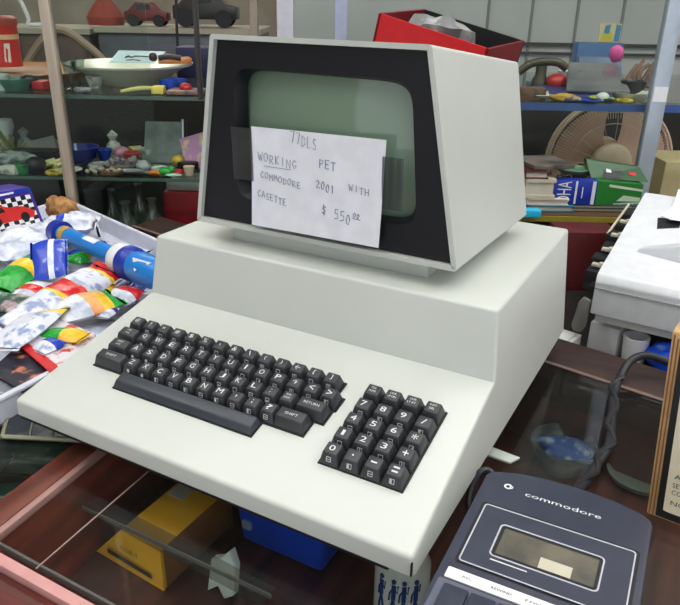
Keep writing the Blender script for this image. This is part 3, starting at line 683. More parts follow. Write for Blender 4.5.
def pouch(name, A, Bp, Wd, T, bands, label, cat, seed=0, roll=0, group=None, nu=26, nv=10, crump=.12):
    A, Bp = Vector(A), Vector(Bp); ax = Bp - A; L = ax.length; ax.normalize()
    sd = ax.cross(Vector((0, 0, 1))).normalized(); up = sd.cross(ax).normalized()
    if roll:
        m = Matrix.Rotation(R(roll), 3, ax); sd = m @ sd; up = m @ up
    mid = (A + Bp) / 2; mats = []; idx = []
    for e, mm in bands:
        if mm not in mats: mats.append(mm)
        idx.append((e, mats.index(mm)))
    def mf(u, v): return next((k for e, k in idx if u < e - 1e-6), idx[-1][1])
    b = B()
    def surf(sg):
        def f(u, v):
            uu = (u - .07) / .86; th = 0
            if 0 < uu < 1: th = T / 2 * (math.sin(math.pi * uu) ** .45) * max(0, 1 - (2 * v - 1) ** 2) ** .5
            wd = Wd * (.86 + .14 * math.sin(math.pi * min(1, max(0, uu))) + (.1 if uu < 0 or uu > 1 else 0))
            q = A + ax * (L * u) + sd * ((v - .5) * wd) + up * (sg * th)
            nz = noise.noise(q * 45 + Vector((seed * 3.1, seed, 0))) + .5 * noise.noise(q * 110 + Vector((seed, 0, 5)))
            edge = 1 if 0 < v < 1 else .3
            return q + up * (nz * T * crump * edge) + sd * (nz * T * .06) - mid
        return f
    b.grid(surf(1), nu, nv, mf); b.grid(surf(-1), nu, nv, mf)
    o = b.build(name, mats, None, mid, smooth=True); return tag(o, label, cat, group)
# base layer of packets
fillers = [(-.10, .02), (-.22, .04), (-.35, .06), (-.09, .16), (-.21, .17), (-.33, .2), (-.46, .15), (-.1, .27), (-.24, .29), (-.38, .33), (-.52, .3), (-.16, .38), (-.3, .41), (-.44, .44), (-.5, .45), (-.5, .2), (-.11, .33)]
for i, (x, y) in enumerate(fillers):
    a = random.uniform(0, 3.1); d = Vector((math.cos(a), math.sin(a), 0)) * .06; c = Vector((x, y, -.0135))
    pouch('sweet_packet', c - d, c + d, .085, .016, random.choice([[(1, FILMW)], [(.3, FILMB), (1, FILMW)], [(.25, FILMY), (.5, FILMR), (1, FILMW)], [(.7, FILMW), (1, FILMP)]]),
          'flat pale sweet packet in the bottom layer of the toy bin', 'sweet packet', i, 0, 'bottom layer of sweet packets')
pouch('sweet_packet', pz(2, 334, .008), pz(112, 268, .024), .055, .032, [(.10, FILMP), (.40, FILMP), (.46, FILMY), (.60, FILMR), (.64, FILMW), (.82, FILMP), (.88, FILMY), (1, FILMR)], 'long red, yellow and white sweet tube in the middle of the toy bin', 'sweet packet', 31, 15)
pouch('sweet_packet', pz(-6, 289, .012), pz(56, 252, .022), .048, .026, [(.35, FILMG), (.55, FILMY), (1, FILMG)], 'green and yellow sweet packet at the left edge of the toy bin', 'sweet packet', 33, 10)
pouch('sweet_packet', pz(-4, 352, .012), pz(52, 308, .02), .06, .02, [(.8, FILMP), (1, FILMY)], 'crumpled white packet with a blue print at the near left of the bin', 'sweet packet', 34, -10)
pouch('sweet_packet', pz(46, 318, .014), pz(118, 296, .014), .055, .024, [(.25, FILMW), (.5, FILMW), (.62, FILMO), (.8, FILMY), (1, FILMG)], 'white, orange and green sweet packet next to the computer case', 'sweet packet', 35, 5)
pouch('sweet_packet', pz(44, 332, .012), pz(86, 338, .012), .03, .014, [(.5, FILMG), (1, FILMY)], 'small green and yellow sweet packet above the comic card', 'sweet packet', 36)
pouch('sweet_packet', pz(112, 304, .006), pz(136, 288, .014), .045, .02, [(.5, FILMW), (1, FILMR)], 'small red and white sweet packet tucked beside the keyboard case', 'sweet packet', 37)
pouch('sweet_packet', pz(30, 262, .028), pz(68, 256, .034), .07, .014, [(.5, FILMB), (.65, FILMW), (1, FILMB)], 'blue and white crumpled packet left of the blue toy wand', 'sweet packet', 38, 35)
for (a_, b_, w_, t_, bands, lb) in (
    ((92, 300, .004), (104, 284, .008), .04, .018, [(.4, FILMR), (1, FILMY)], 'tiny red and yellow sweet packet half hidden below the long sweet tube'),
    ((60, 300, .012), (86, 296, .014), .03, .016, [(.5, FILMO), (1, FILMR)], 'orange and red sweet packet right under the long sweet tube'),
    ((18, 300, .004), (44, 282, .008), .04, .018, [(.3, FILMW), (.6, FILMR), (1, FILMW)], 'white packet with a red band left of the long sweet tube'),
    ((96, 262, .012), (118, 252, .010), .05, .02, [(.5, FILMW), (1, FILMR)], 'white and red packet just below the white ring of the wand'),
    ((84, 250, .010), (108, 244, .012), .04, .018, [(.4, FILMP), (1, FILMB)], 'blue tipped packet lying just below the wand tube'),
    ((70, 262, .014), (92, 254, .012), .035, .016, [(.5, FILMG), (1, FILMY)], 'small green packet between wand and long sweet tube'),
    ((36, 352, .010), (60, 340, .012), .03, .012, [(.5, FILMP), (1, FILMB)], 'thin blue ended packet beside the comic card'),
    ((98, 318, .006), (112, 306, .008), .03, .012, [(.5, FILMP), (.7, PURP), (1, FILMP)], 'small packet with a purple band beside the computer case edge')):
    pouch('sweet_packet', pz(*a_), pz(*b_), w_, t_, bands, lb, 'sweet packet', len(lb))
pouch('plastic_bag', pz(-8, 262, .016), pz(46, 226, .02), .10, .03, [(1, FILMW)], 'clear white plastic bag below the racing toy box', 'bag', 39, crump=.3)
pouch('plastic_bag', pz(36, 226, .016), pz(98, 222, .022), .085, .03, [(.35, FILMW), (.5, FILMB), (1, FILMW)], 'white and blue crumpled bag behind the toy wand', 'bag', 40, crump=.3)
pouch('plastic_bag', pz(-6, 312, .002), pz(30, 296, .004), .05, .02, [(1, pm('dark_film', (60, 84, 70), .3, var=(60, (190, 160, 170), .5, .65)))], 'dark green and pink crumpled wrapper at the far left of the bin', 'wrapper', 41)
# cards lying near the front
def card(name, quad, z, mats, label, cat, mfun, par=None):
    c = sum((Vector(p) for p in quad), Vector()) / 4; b = B()
    q = [Vector(p) - c for p in quad]
    def f(u, v): return (q[0] * (1 - u) + q[1] * u) * (1 - v) + (q[3] * (1 - u) + q[2] * u) * v + Vector((0, 0, .002 * math.sin(3 * u)))
    b.grid(f, 12, 12, mfun); b.grid(lambda u, v: f(u, v) - Vector((0, 0, .0015)), 12, 12, mfun); return tag(b.build(name, mats, None, c, smooth=True), label, cat)
COMIC = pm('comic_print', (222, 216, 224), .35, var=(75, (190, 70, 60), .52, .62)); DARKP = pm('dark_poster_print', (44, 42, 54), .3, var=(55, (196, 120, 96), .54, .64))
card('comic_card', [pz(18, 345, .012), pz(62, 384, -.001), pz(96, 335, .006), pz(52, 318, .016)], 0, [COMIC, RED], 'white comic printed card with a red border near the computer corner', 'card', lambda u, v: 1 if u < .08 or v < .1 else 0)
card('dark_card', [pz(-12, 372, .004), pz(26, 395, -.004), pz(62, 362, .0), pz(24, 340, .008)], 0, [DARKP, RED], 'dark printed card with orange writing at the near edge of the bin', 'card', lambda u, v: 1 if u > .93 else 0)
card('grey_card', [pz(-30, 388, .0), pz(-2, 405, -.006), pz(20, 392, -.006), pz(-8, 370, .0)], 0, [pm('grey_print', (120, 122, 134), .4, var=(60, (180, 182, 190), .5, .62))], 'grey printed card at the bottom left of the bin', 'card', lambda u, v: 0)
# toy wand
wa, wb = pz(64, 234, .034), pz(160, 276, .034); wd = (wb - wa); L = wd.length; wd.normalize()
wt = thing('toy_wand', 'bright blue toy wand with a white ring lying across the bin', 'toy', wa, rot=wd.to_track_quat('X', 'Z').to_euler())
b = B(); b.lathe([(.006, -.03), (.012, -.024), (.0125, 0), (.0125, L * .6), (.013, L * .62)], (0, 0, 0), 24, axis='x'); b.build('tube', BLUE, wt, smooth=True)
b = B(); b.lathe([(.0132, .002), (.0134, .002), (.0134, .016), (.0132, .016)], (0, 0, 0), 24, axis='x'); b.build('gold_band', pm('gold_print', (196, 160, 60), .4), wt, smooth=True)
b = B(); b.lathe([(.0130, -.03), (.0185, -.022), (.0185, -.004)], (0, 0, 0), 24, axis='x'); b.build('tail_cap', DBLUE, wt, smooth=True)
b = B()
for k in range(6):
    a0, a1 = R(-20 + k * 15 + 180 + 75), R(-5 + k * 15 + 180 + 75)
    b.poly([(L * .27, .0128 * math.cos(a0), .0128 * math.sin(a0) * -1), (L * .27 + .034, .0128 * math.cos(a0), -.0128 * math.sin(a0)), (L * .27 + .034, .0128 * math.cos(a1), -.0128 * math.sin(a1)), (L * .27, .0128 * math.cos(a1), -.0128 * math.sin(a1))])
b.build('label', WHITE, wt, smooth=True)
b = B(); b.lathe([(.013, L * .6), (.0215, L * .61), (.023, L * .64), (.021, L * .68), (.013, L * .69)], (0, 0, 0), 28, axis='x'); b.build('ring', WHITE, wt, smooth=True)
b = B(); b.lathe([(.014, L * .66), (.024, L * .70), (.0245, L * .75), (.02, L * .78)], (0, 0, 0), 28, axis='x'); b.build('collar', DBLUE, wt, smooth=True)
b = B(); b.lathe([(.019, L * .76), (.0225, L * .83), (.022, L * .95), (.016, L * 1.05), (0, L * 1.08)], (0, 0, 0), 28, axis='x'); b.build('head', BLUE, wt, smooth=True)
b = B(); b.poly([(L * .84, -.0135, .0195), (L * .99, -.009, .0205), (L * .90, -.0225, .006)]); b.build('badge', WHITE, wt)
# racing toy box
A, Bq = pz(-30, 252, .01), pz(46, 226, .01)
rb = thing('toy_box', 'purple and white racing toy box with chequered flag and red car', 'toy box', A, math.atan2(Bq.y - A.y, Bq.x - A.x))
LB = (Bq - A).length; HB = .078
b = B(); b.hexa([(0, 0, 0), (LB, 0, 0), (LB, .05, 0), (0, .05, 0), (0, .022, HB), (LB, .022, HB * .84), (LB, .07, HB * .84), (0, .07, HB)]); b.build('box_body', PURP, rb, bev=.003)
def rbf(x, t, o=.0006): return Vector((x, .022 * t - o, HB * (1 - .16 * x / LB) * t))
CHW, CHB = pm('chequer_white', (236, 236, 240), .4), pm('chequer_black', (22, 22, 26), .4)
b = B(); nx_ = 14
for i in range(nx_):
    for j in range(8):
        x0, x1, t0, t1 = .004 + (LB - .012) * i / nx_, .004 + (LB - .012) * (i + 1) / nx_, .03 + .8 * j / 8, .03 + .8 * (j + 1) / 8
        b.poly([rbf(x0, t0), rbf(x1, t0), rbf(x1, t1), rbf(x0, t1)], (i + j) % 2)
b.build('chequer_panel', [CHW, CHB], rb)
b = B(); b.poly([rbf(x, t, .0012) for x, t in ((LB * .28, .36), (LB * .9, .3), (LB * .93, .45), (LB * .8, .6), (LB * .62, .64), (LB * .52, .72), (LB * .38, .7), (LB * .3, .55))])
for x_, t_ in ((LB * .42, .40), (LB * .78, .36)): b.poly([rbf(x_ + .0085 * math.cos(2 * math.pi * k / 14), t_ + .11 * math.sin(2 * math.pi * k / 14), .0018) for k in range(14)], 1)
b.poly([rbf(x, t, .0018) for x, t in ((LB * .42, .58), (LB * .56, .56), (LB * .53, .67), (LB * .43, .66))], 1); b.build('printed_car', [pm('red_car', (206, 44, 40), .4), CHB], rb)
b = B(); b.poly([rbf(x, t, .001) for x, t in ((.002, .84), (LB - .004, .9), (LB - .004, .99), (.002, .98))]); b.poly([rbf(x, t, .0014) for x, t in ((LB * .35, .9), (LB * .75, .92), (LB * .75, .96), (LB * .35, .95))], 1); b.build('top_stripe', [DBLUE, WHITE], rb)
c = pz(62, 210, .02)
b = B(); b.blob((0, 0, 0), .026, 4, .3, 2, (1.3, .9, .9)); b.blob((-.022, .004, .008), .014, 5, .3, 2)
tag(b.build('plush_toy', pm('tan_fur', (178, 134, 84), .9, var=(90, (140, 98, 58), .4, .6), bump=(200, .8)), None, c, smooth=True), 'tan fluffy plush toy behind the racing toy box', 'plush toy')

# ------------------------------------------------------------------ printer on the back table
ZB = -.075
bt = thing('back_table', 'dark low table behind the display counter carrying the white printer', 'table', (.6, .8, ZF))
b = B(); b.plate([(.06, ry(.06) + .085), (1.6, ry(1.6) + .085), (1.6, .92), (.55, .92), (.3, .755)], ZB - .03, ZB); b.build('table_top', pm('dark_top', (34, 30, 30), .5), bt, (-.6, -.8, -ZF), bev=.002)
for x, y in ((.3, .69), (1.5, .38), (1.5, .86), (.62, .86)):
    b = B(); b.box(x - .025, x + .025, y - .025, y + .025, ZF + .001, ZB - .03); b.build('leg', DARK, bt, (-.6, -.8, -ZF))
pr = thing('printer', 'large white dot matrix printer with grey lever behind the cardboard box', 'printer', (.4360, .55, -.0050), R(-4))
PW = .42
b = B(); pf = [(0, 0), (.002, .038), (.0, .046), (.006, .056), (.012, .058), (.34, .092), (.35, .088), (.35, 0)]
b.prism(pf, lambda p, t: (t - (.014 * p[0] / .35 if t == 0 else 0), p[0], p[1]), 0, PW)
PRW = pm('printer_white', (224, 227, 232), .4, bump=(900, .03))
b.build('body', PRW, pr, bev=.0025, ang=25)
b = B(); b.box(.001, PW - .001, -.0008, .002, .0365, .0378); b.build('body_seam', pm('seam_grey', (150, 152, 156), .5), pr)
b = B(); b.box(.006, PW - .006, .006, .34, -.012, .0005); b.build('base', pm('printer_base', (206, 208, 206), .45), pr, bev=.002)
def ptop(y): return .058 + (y - .012) * .034 / .328
b = B(); b.hexa([(.028, .092, ptop(.092) - .002), (.30, .045, ptop(.045) - .002), (.30, .185, ptop(.185) - .002), (.032, .108, ptop(.108) - .002),
                 (.030, .095, ptop(.095) + .004), (.30, .055, ptop(.055) + .095), (.30, .185, ptop(.185) + .060), (.034, .108, ptop(.108) + .003)]); b.build('cover_wedge', pm('printer_cover', (206, 210, 216), .4), pr, bev=.0015)
sq_ = [(.036, .188), (.063, .206), (.061, .240), (.028, .232)]
b = B(); b.hexa([(x, y, ptop(y) - .001) for x, y in sq_] + [(x, y, ptop(y) + .0008) for x, y in sq_]); b.build('vent_slot', BLACKP, pr)
b = B(); b.prism([(-.024, -.018), (-.02, -.026), (-.010, -.026), (-.005, -.016), (-.0035, .022), (-.014, .026), (-.019, .018)], lambda p, t: (p[0] + .001, t, p[1] - .008), .006, .014)
b.build('lever', GREYP, pr, bev=.002)
b = B()
for k in range(6): b.box(-.03 - .004 * (k % 2), -.001, .07 + k * .04, .10 + k * .04, .005 + .006 * k, .034 + .007 * k)
b.box(-.018, -.0015, .05, .33, .0, .02); b.build('paper_feed', BLACKP, pr, bev=.002)
for k in range(4):
    b = B(); b.box(-.026, -.006, .085 + k * .05, .095 + k * .05, .036 + .009 * k, .0395 + .009 * k); b.lathe([(.005, 0), (.005, .004)], (-.012, .09 + k * .05, .038 + .009 * k), 10); b.build('feed_pin', pm('pin_cream', (196, 190, 172), .4), pr)
b = B(); b.tube([(-.034, .20, .052), (-.028, .30, .078)], .002, 6); b.build('feed_rod', pm('pin_cream', (196, 190, 172), .4), pr)
c = pr.matrix_basis @ Vector((.13, .29, ptop(.29) + .0045))
b = B()
for k in range(3):
    s_ = R(6 * k - 4); b.hexa([Vector((math.cos(s_) * x - math.sin(s_) * y, math.sin(s_) * x + math.cos(s_) * y, z + .0012 * k + .1035 * y)) for z in (0, .001) for x, y in ((-.09, -.07), (.12, -.07), (.12, .07), (-.09, .07))])
tag(b.build('paper_sheets', pm('sheet_white', (232, 234, 240), .7), None, c, R(-7)), 'loose white sheets lying on top of the white printer', 'paper')
# things under and beside the printer
b = B(); b.box(-.02, .022, -.03, .05, 0, .048); tag(b.build('white_box', WHITE, None, (.462, .600, ZB + .0006), R(-14), bev=.003), 'white plastic box under the left front corner of the printer', 'box')
b = B(); b.box(-.055, .020, -.03, .03, 0, .026); b.box(-.05, .015, -.025, .025, .026, .028); tag(b.build('white_case', pm('off_white', (214, 216, 212), .4), None, (.402, .548, ZB + .0006), R(-12), bev=.002), 'flat white case on the back table right behind the counter rail', 'case')
b = B(); b.lathe([(.014, 0), (.017, .045), (.0155, .045), (.013, .004), (0, .003)], (0, 0, 0), 24); tag(b.build('white_cup', WHITE, None, (.498, .566, ZB + .0006), smooth=True), 'small white cup under the printer edge beside the blue bag', 'cup')
b = B(); b.blob((0, 0, .026), .035, 9, .35, 1.8, (1.5, .8, .55)); tag(b.build('blue_bag', pm('shiny_blue_bag', (20, 70, 190), .2, var=(30, (120, 160, 230), .6, .72)), None, (.560, .56, ZB + .002), smooth=True), 'crumpled shiny blue bag under the front of the printer', 'bag')

# ------------------------------------------------------------------ display cabinet across the back
ZS1, ZS2, ZS3 = .195, .035, -.115
DF, DB = 1.36, 2.05
cab = thing('display_cabinet', 'tall glass display cabinet with metal posts and crowded shelves behind the computer', 'cabinet', bg(0, 1.7, ZF), YAW)
CB = (0, -1.7, -ZF)
def cbox(name, l0, l1, d0, d1, z0, z1, mat, bev=0):
    b = B(); b.box(l0, l1, d0, d1, z0, z1); return b.build(name, mat, cab, CB, bev=bev)
CL0, CL1 = -1.25, 1.25
cbox('base', CL0, CL1, DF, DB, ZF + .001, ZS3 - .16, DARK)
cbox('back_panel', CL0, CL1, DB, DB + .02, ZF + .001, .115, DARK)
for z, nm in ((ZS1, 'shelf'), (ZS2, 'shelf'), (ZS3, 'shelf')):
    b = B(); b.box(CL0, CL1, DF + .03, DB - .005, z - .006, z) if z != ZS2 else b.box(CL0, .02, DF + .03, DB - .25, z - .006, z)
    b.build(nm, GSH, cab, CB)
    cbox('shelf_edge', CL0, .02 if z == ZS2 else CL1, DF + .0285, DF + .0299, z - .0065, z + .0005, pm('green_edge', (74, 96, 88), .25))
cbox('shelf_edge', .16, CL1, DF + .0255, DF + .028, ZS1 - .012, ZS1 + .002, pm('blue_edge', (52, 84, 150), .35))
def post(u0, v0, u1, v1, wd, mat, d=DF, dep=.02, z0=ZF + .001, z1=ZC - .3):
    p = px(u0, v0, d); q = px(u1, v1, d); l = ((p - CAM).dot(RT) + (q - CAM).dot(RT)) / 2
    cbox('post', l - wd / 2, l + wd / 2, d - .012, d - .012 + dep, z0, z1, mat, .002); return l
LPO = post(40, 0, 80, 215, .0195, BRONZE)
RPO = post(672, 0, 640, 200, .03, pm('blue_grey_metal', (178, 190, 204), .3, metal=.35))
cbox('post_sticker', RPO - .012, RPO + .013, DF - .0135, DF - .0122, zz(650, 101, DF), zz(650, 86, DF), WHITE)
post(285, 0, 286, 30, .030, FRAMEW, z0=-.2)
post(341, 0, 341, 30, .022, pm('pale_blue_metal', (176, 186, 214), .35), z0=-.2)
post(254, 0, 254, 30, .014, pm('dull_brown_metal', (150, 138, 122), .4), z0=-.2)
post(196, 0, 196, 30, .008, pm('dark_metal', (60, 58, 56), .4), z0=ZS1)
for l0, l1 in ((LPO + .01, -.36), (-.1, RPO - .015), (CL0, LPO - .01)):
    cbox('glass_pane', l0, l1, DF - .004, DF, ZS3 - .15, 1.4, GSH)
# brown shape and lining seen above the upper shelf
def bgobj(name, u, v, d, z=None):
    p = px(u, v, d); return p
def solid(name, label, cat, mat, l0, l1, d0, d1, z0, z1, bev=.004, group=None, rz=0):
    c = bg((l0 + l1) / 2, (d0 + d1) / 2, z0); b = B(); hx, hy = (l1 - l0) / 2, (d1 - d0) / 2
    b.box(-hx, hx, -hy, hy, 0, z1 - z0); return tag(b.build(name, mat, None, c, YAW + rz, bev=bev), label, cat, group)
def at_shelf(u, d, z): return bg(lat(u, 60 if z > .1 else 150, d), d, z)

# far furniture
def far_unit(name, label, u0, u1, vtop, d, mat, dp=.4):
    l0, l1, zt = lat(u0, vtop, d), lat(u1, vtop, d), zz((u0 + u1) / 2, vtop, d)
    t = thing(name, label, 'cupboard', bg((l0 + l1) / 2, d + dp / 2, ZF), YAW); hx = (l1 - l0) / 2; h = zt - ZF
    b = B(); b.box(-hx, hx, -dp / 2, dp / 2, .001, h - .02); b.build('carcass', mat, t, bev=.004)
    b = B(); b.box(-hx - .01, hx + .01, -dp / 2 - .015, dp / 2, h - .02, h); b.build('top', pm('worn_top', (170, 162, 146), .6), t)
    n = max(1, round(2 * hx / .42))
    for k in range(n):
        b = B(); x0 = -hx + 2 * hx * k / n + .012; x1 = -hx + 2 * hx * (k + 1) / n - .012
        b.box(x0, x1, -dp / 2 - .014, -dp / 2 - .0005, .08, h - .06); dd = b.build('door', mat, t, bev=.003)
        b = B(); b.box(x1 - .04, x1 - .025, -dp / 2 - .03, -dp / 2 - .0142, h * .6, h * .6 + .09); b.build('handle', BRONZE, dd)
    return zt
zA = far_unit('wooden_cupboard', 'dark brown wooden cupboard far behind the left metal post', -120, 88, 27, 2.9, wood('brown_cupboard', (92, 68, 54), (58, 44, 38), .5, 5, 'z'))
zB_ = far_unit('grey_cupboard', 'blue-grey cupboard far behind the white dish', 97, 258, 28, 2.9, pm('slate', (96, 100, 112), .5, var=(5, (70, 72, 80), .35, .65)))
# toys on the far cupboards
def toy_car(u, d, z, s, mat, label):
    t = thing('toy_car', label, 'toy car', bg(lat(u, 20, d), d, z), YAW)
    b = B(); b.prism([(-.5, .12), (.5, .12), (.5, .3), (.3, .34), (.12, .52), (-.22, .52), (-.4, .34), (-.5, .32)], lambda p, q: (p[0] * s, q, p[1] * s), -.2 * s, .2 * s); b.build('body', mat, t, bev=.02 * s, ang=25)
    for x in (-.3, .3):
        for y in (-.2, .2):
            b = B(); b.lathe([(.13 * s, -.04 * s), (.13 * s, .04 * s)], (x * s, y * s, .131 * s), 16, axis='y'); b.build('wheel', BLACKP, t)
    b = B(); b.box(-.2 * s, .12 * s, -.205 * s, .205 * s, .36 * s, .48 * s); b.build('window', pm('dark_window', (30, 34, 40), .2), t)
toy_car(148, 3.0, zB_ + .001, .17, pm('maroon_paint', (104, 32, 34), .35), 'maroon toy car on the far grey cupboard')
toy_car(207, 3.0, zB_ + .001, .25, pm('charcoal_paint', (44, 40, 42), .4), 'charcoal toy car on the far grey cupboard near the monitor')
c = bg(lat(106, 20, 3.05), 3.05, zB_ + .001)
b = B(); b.lathe([(.07, 0), (.075, .03), (.045, .075), (.02, .10), (.022, .13), (0, .135)], (0, 0, 0), 24); tag(b.build('red_bell', pm('rust_red', (150, 58, 44), .5), None, c, smooth=True), 'rust red bell-shaped ornament on the far cupboard', 'ornament')
c = bg(lat(5, 12, 2.9), 3.0, zA + .001)
b = B(); b.tube(smoothp([(-.02, 0, .16), (.02, 0, .1), (.045, 0, .03), (.04, 0, .008), (.10, 0, .008)]), .008, 8); tag(b.build('white_hook', WHITE, None, c, YAW, smooth=True), 'bent white lamp arm at the top left on the brown cupboard', 'lamp arm')

# upper shelf, left
c = at_shelf(12, 1.62, ZS1)
tn = thing('red_tin', 'red tin with white label on the wooden tray', 'tin', bg(lat(6, 60, 1.66), 1.66, ZS1 + .026), YAW)
b = B(); b.lathe([(.034, 0), (.034, .085), (.036, .088)], (0, 0, 0), 24); b.build('body', pm('tin_red', (204, 40, 34), .35), tn, smooth=True)
b = B(); b.lathe([(.037, .088), (.037, .100), (.03, .106)], (0, 0, 0), 24); b.build('lid', pm('tin_rust', (150, 60, 44), .4), tn, smooth=True)
b = B(); b.lathe([(.0346, .058), (.0346, .068)], (0, 0, 0), 24); b.build('band', pm('band_tan', (206, 170, 130), .5), tn)
b = B(); b.poly([(.0345 * math.cos(R(a)), .0345 * math.sin(R(a)), z) for a, z in ((290, .012), (312, .01), (316, .05), (296, .05))]); b.build('label', pm('tin_label', (226, 214, 206), .5), tn)
tr = bg(lat(22, 75, 1.66), 1.66, ZS1 + .001)
b = B(); b.lathe([(.10, 0), (.15, .004), (.165, .02), (.158, .022), (.145, .012), (0, .010)], (0, 0, 0), 40); tag(b.build('wooden_tray', wood('tray_wood', (184, 128, 80), (150, 98, 60), .45, 4, 'x'), None, tr, smooth=True), 'round brown wooden tray on the upper shelf crossing the left post', 'tray')
c = bg(lat(16, 90, 1.45), 1.45, ZS1 + .001)
b = B(); b.lathe([(.022, 0), (.03, .012), (.034, .022), (.031, .022), (.02, .004), (0, .004)], (0, 0, 0), 24); tag(b.build('teal_dish', pm('teal_glaze', (70, 120, 108), .3), None, c, smooth=True), 'small teal dish on the upper shelf in front of the wooden tray', 'dish')
c = bg(lat(0, 88, 1.44), 1.44, ZS1 + .001); b = B(); b.lathe([(.016, 0), (.02, .03), (.018, .03), (.014, .004), (0, .004)], (0, 0, 0), 20); tag(b.build('pale_cup', pm('pale_cup_glaze', (196, 214, 206), .3), None, c, smooth=True), 'pale cup at the left end of the upper shelf', 'cup')
for i, (u, d) in enumerate(((72, 1.46), (80, 1.50))):
    c = bg(lat(u, 85, d), d, ZS1 + .001)
    b = B(); b.lathe([(.016, 0), (.016, .002), (.003, .006), (.003, .025), (.012, .034), (.015, .055), (.0138, .055), (.010, .036), (0, .03)], (0, 0, 0), 22); tag(b.build('small_goblet', CLEAR, None, c, smooth=True), ('clear glass goblet nearest the left post', 'clear glass goblet nearest the white dish')[i], 'goblet')
ds = bg(lat(132, 86, 1.58), 1.58, ZS1 + .001)
b = B(); b.lathe([(.06, 0), (.066, .002), (.105, .030), (.132, .040), (.134, .044), (.105, .036), (.06, .010), (0, .008)], (0, 0, 0), 48)
tag(b.build('serving_dish', pm('cream_china', (226, 220, 200), .25), None, ds, smooth=True), 'wide cream china dish on the upper shelf left of the monitor', 'dish')
sg = ds + Vector((0, 0, .0)); b = B()
b.hexa([(-.035, -.03, .0465), (.06, -.03, .0465), (.075, .02, .066), (-.03, .03, .066), (-.035, -.03, .0473), (.06, -.03, .0473), (.075, .02, .0668), (-.03, .03, .0668)])
cd_ = thing('blue_card', 'pale blue card with dark scribble lying on the cream dish', 'card', sg, YAW); b.build('card_sheet', pm('pale_blue_card', (190, 214, 222), .5), cd_)
b = B()
b.tube(smoothp([(-.005, -.012, .0555), (.0, -.004, .058), (.008, -.01, .056), (.016, -.004, .058), (.05, -.006, .057)]), .0013, 5); b.tube(smoothp([(.0, -.022, .051), (.015, -.02, .0515), (.03, -.024, .0505)]), .001, 5); b.build('scribble', INKD, cd_)
b = B(); b.hexa([(-.02, -.02, 0), (.05, -.03, .0), (.055, .02, 0), (-.01, .03, 0), (-.02, -.02, .006), (.05, -.03, .012), (.055, .02, .012), (-.01, .03, .006)]); tag(b.build('orange_wedge', pm('orange_brown', (190, 120, 66), .5), None, ds + RT * .078 + Vector((0, 0, .0445)), YAW + R(25), bev=.002), 'orange-brown wooden wedge on the right rim of the cream dish', 'wedge')
b = B(); b.tube(smoothp([(0, 0, .006), (.02, 0, .009), (.045, .004, .006)]), [.006] * 13, 8); b.blob((-.012, 0, .008), .009, 2, .1)
tag(b.build('dark_pipe', pm('pipe_black', (40, 30, 32), .4), None, ds + RT * .075 + HD * -.045 + Vector((0, 0, .052)), YAW, smooth=True), 'small dark pipe resting on the right side of the cream dish', 'pipe')
c = bg(lat(143, 105, 1.42), 1.42, ZS1 + .001)
b = B(); b.tube(smoothp([(-.04, -.004, .004), (-.02, 0, .008), (.005, .0, .011), (.03, .002, .010)]), [.003 + .0012 * math.sin(i * .15) for i in range(19)], 8); tag(b.build('yellow_stick', pm('pale_yellow', (222, 214, 130), .5), None, c, YAW, smooth=True), 'curved pale yellow stick on the upper shelf under the cream dish', 'stick')
solid('yellow_block', 'small yellow block on the upper shelf under the cream dish', 'block', pm('lemon', (232, 214, 104), .5), lat(152, 95, 1.42), lat(164, 95, 1.42), 1.415, 1.44, ZS1 + .001, ZS1 + .016, .002)
solid('clear_tray', 'flat clear and orange tray on the upper shelf beside the monitor', 'tray', pm('dull_orange', (150, 110, 92), .4, var=(30, (90, 84, 84), .45, .6)), lat(168, 100, 1.42), lat(204, 100, 1.42), 1.41, 1.47, ZS1 + .001, ZS1 + .009, .002)
solid('navy_wedge', 'navy box on the upper shelf right of the cream dish', 'box', pm('navy', (34, 36, 74), .5), lat(180, 80, 1.75), lat(222, 80, 1.75), 1.72, 1.8, ZS1 + .001, ZS1 + .07)
b = B(); b.tube([(0, 0, .0), (.012, 0, .25)], .0035, 6); tag(b.build('dark_rod', CORD, None, bg(lat(178, 72, 1.85), 1.85, ZS1 + .001), YAW), 'thin dark upright rod behind the cream dish', 'rod')
b = B(); pts = smoothp([(-.12, 0, .0), (-.03, 0, .0), (.0, 0, .0)])
# brown chair back seen behind the left post
ch = thing('wooden_chair', 'brown bentwood chair with a curved back behind the cabinet', 'chair', bg(lat(60, 60, 2.55), 2.55, ZF), YAW)
b = B(); b.tube(smoothp([(-.20, .02, .45), (-.19, .03, .95), (-.05, .04, 1.19), (.07, .04, 1.17), (.18, .03, 1.0), (.2, .02, .45)], 8), .014, 8); b.build('back_hoop', pm('pale_hoop', (150, 128, 106), .5), ch, smooth=True)
b = B(); b.box(-.22, .22, -.42, 0, .43, .47); b.build('seat', BROWN, ch, bev=.01)
b = B(); b.box(-.17, .17, .0, .02, .5, 1.1); b.build('back_pad', BROWN, ch, bev=.008)
for x in (-.19, .19):
    for y in (-.4, .0): b = B(); b.box(x - .017, x + .017, y - .017, y + .017, .001, .43); b.build('leg', BROWN, ch)

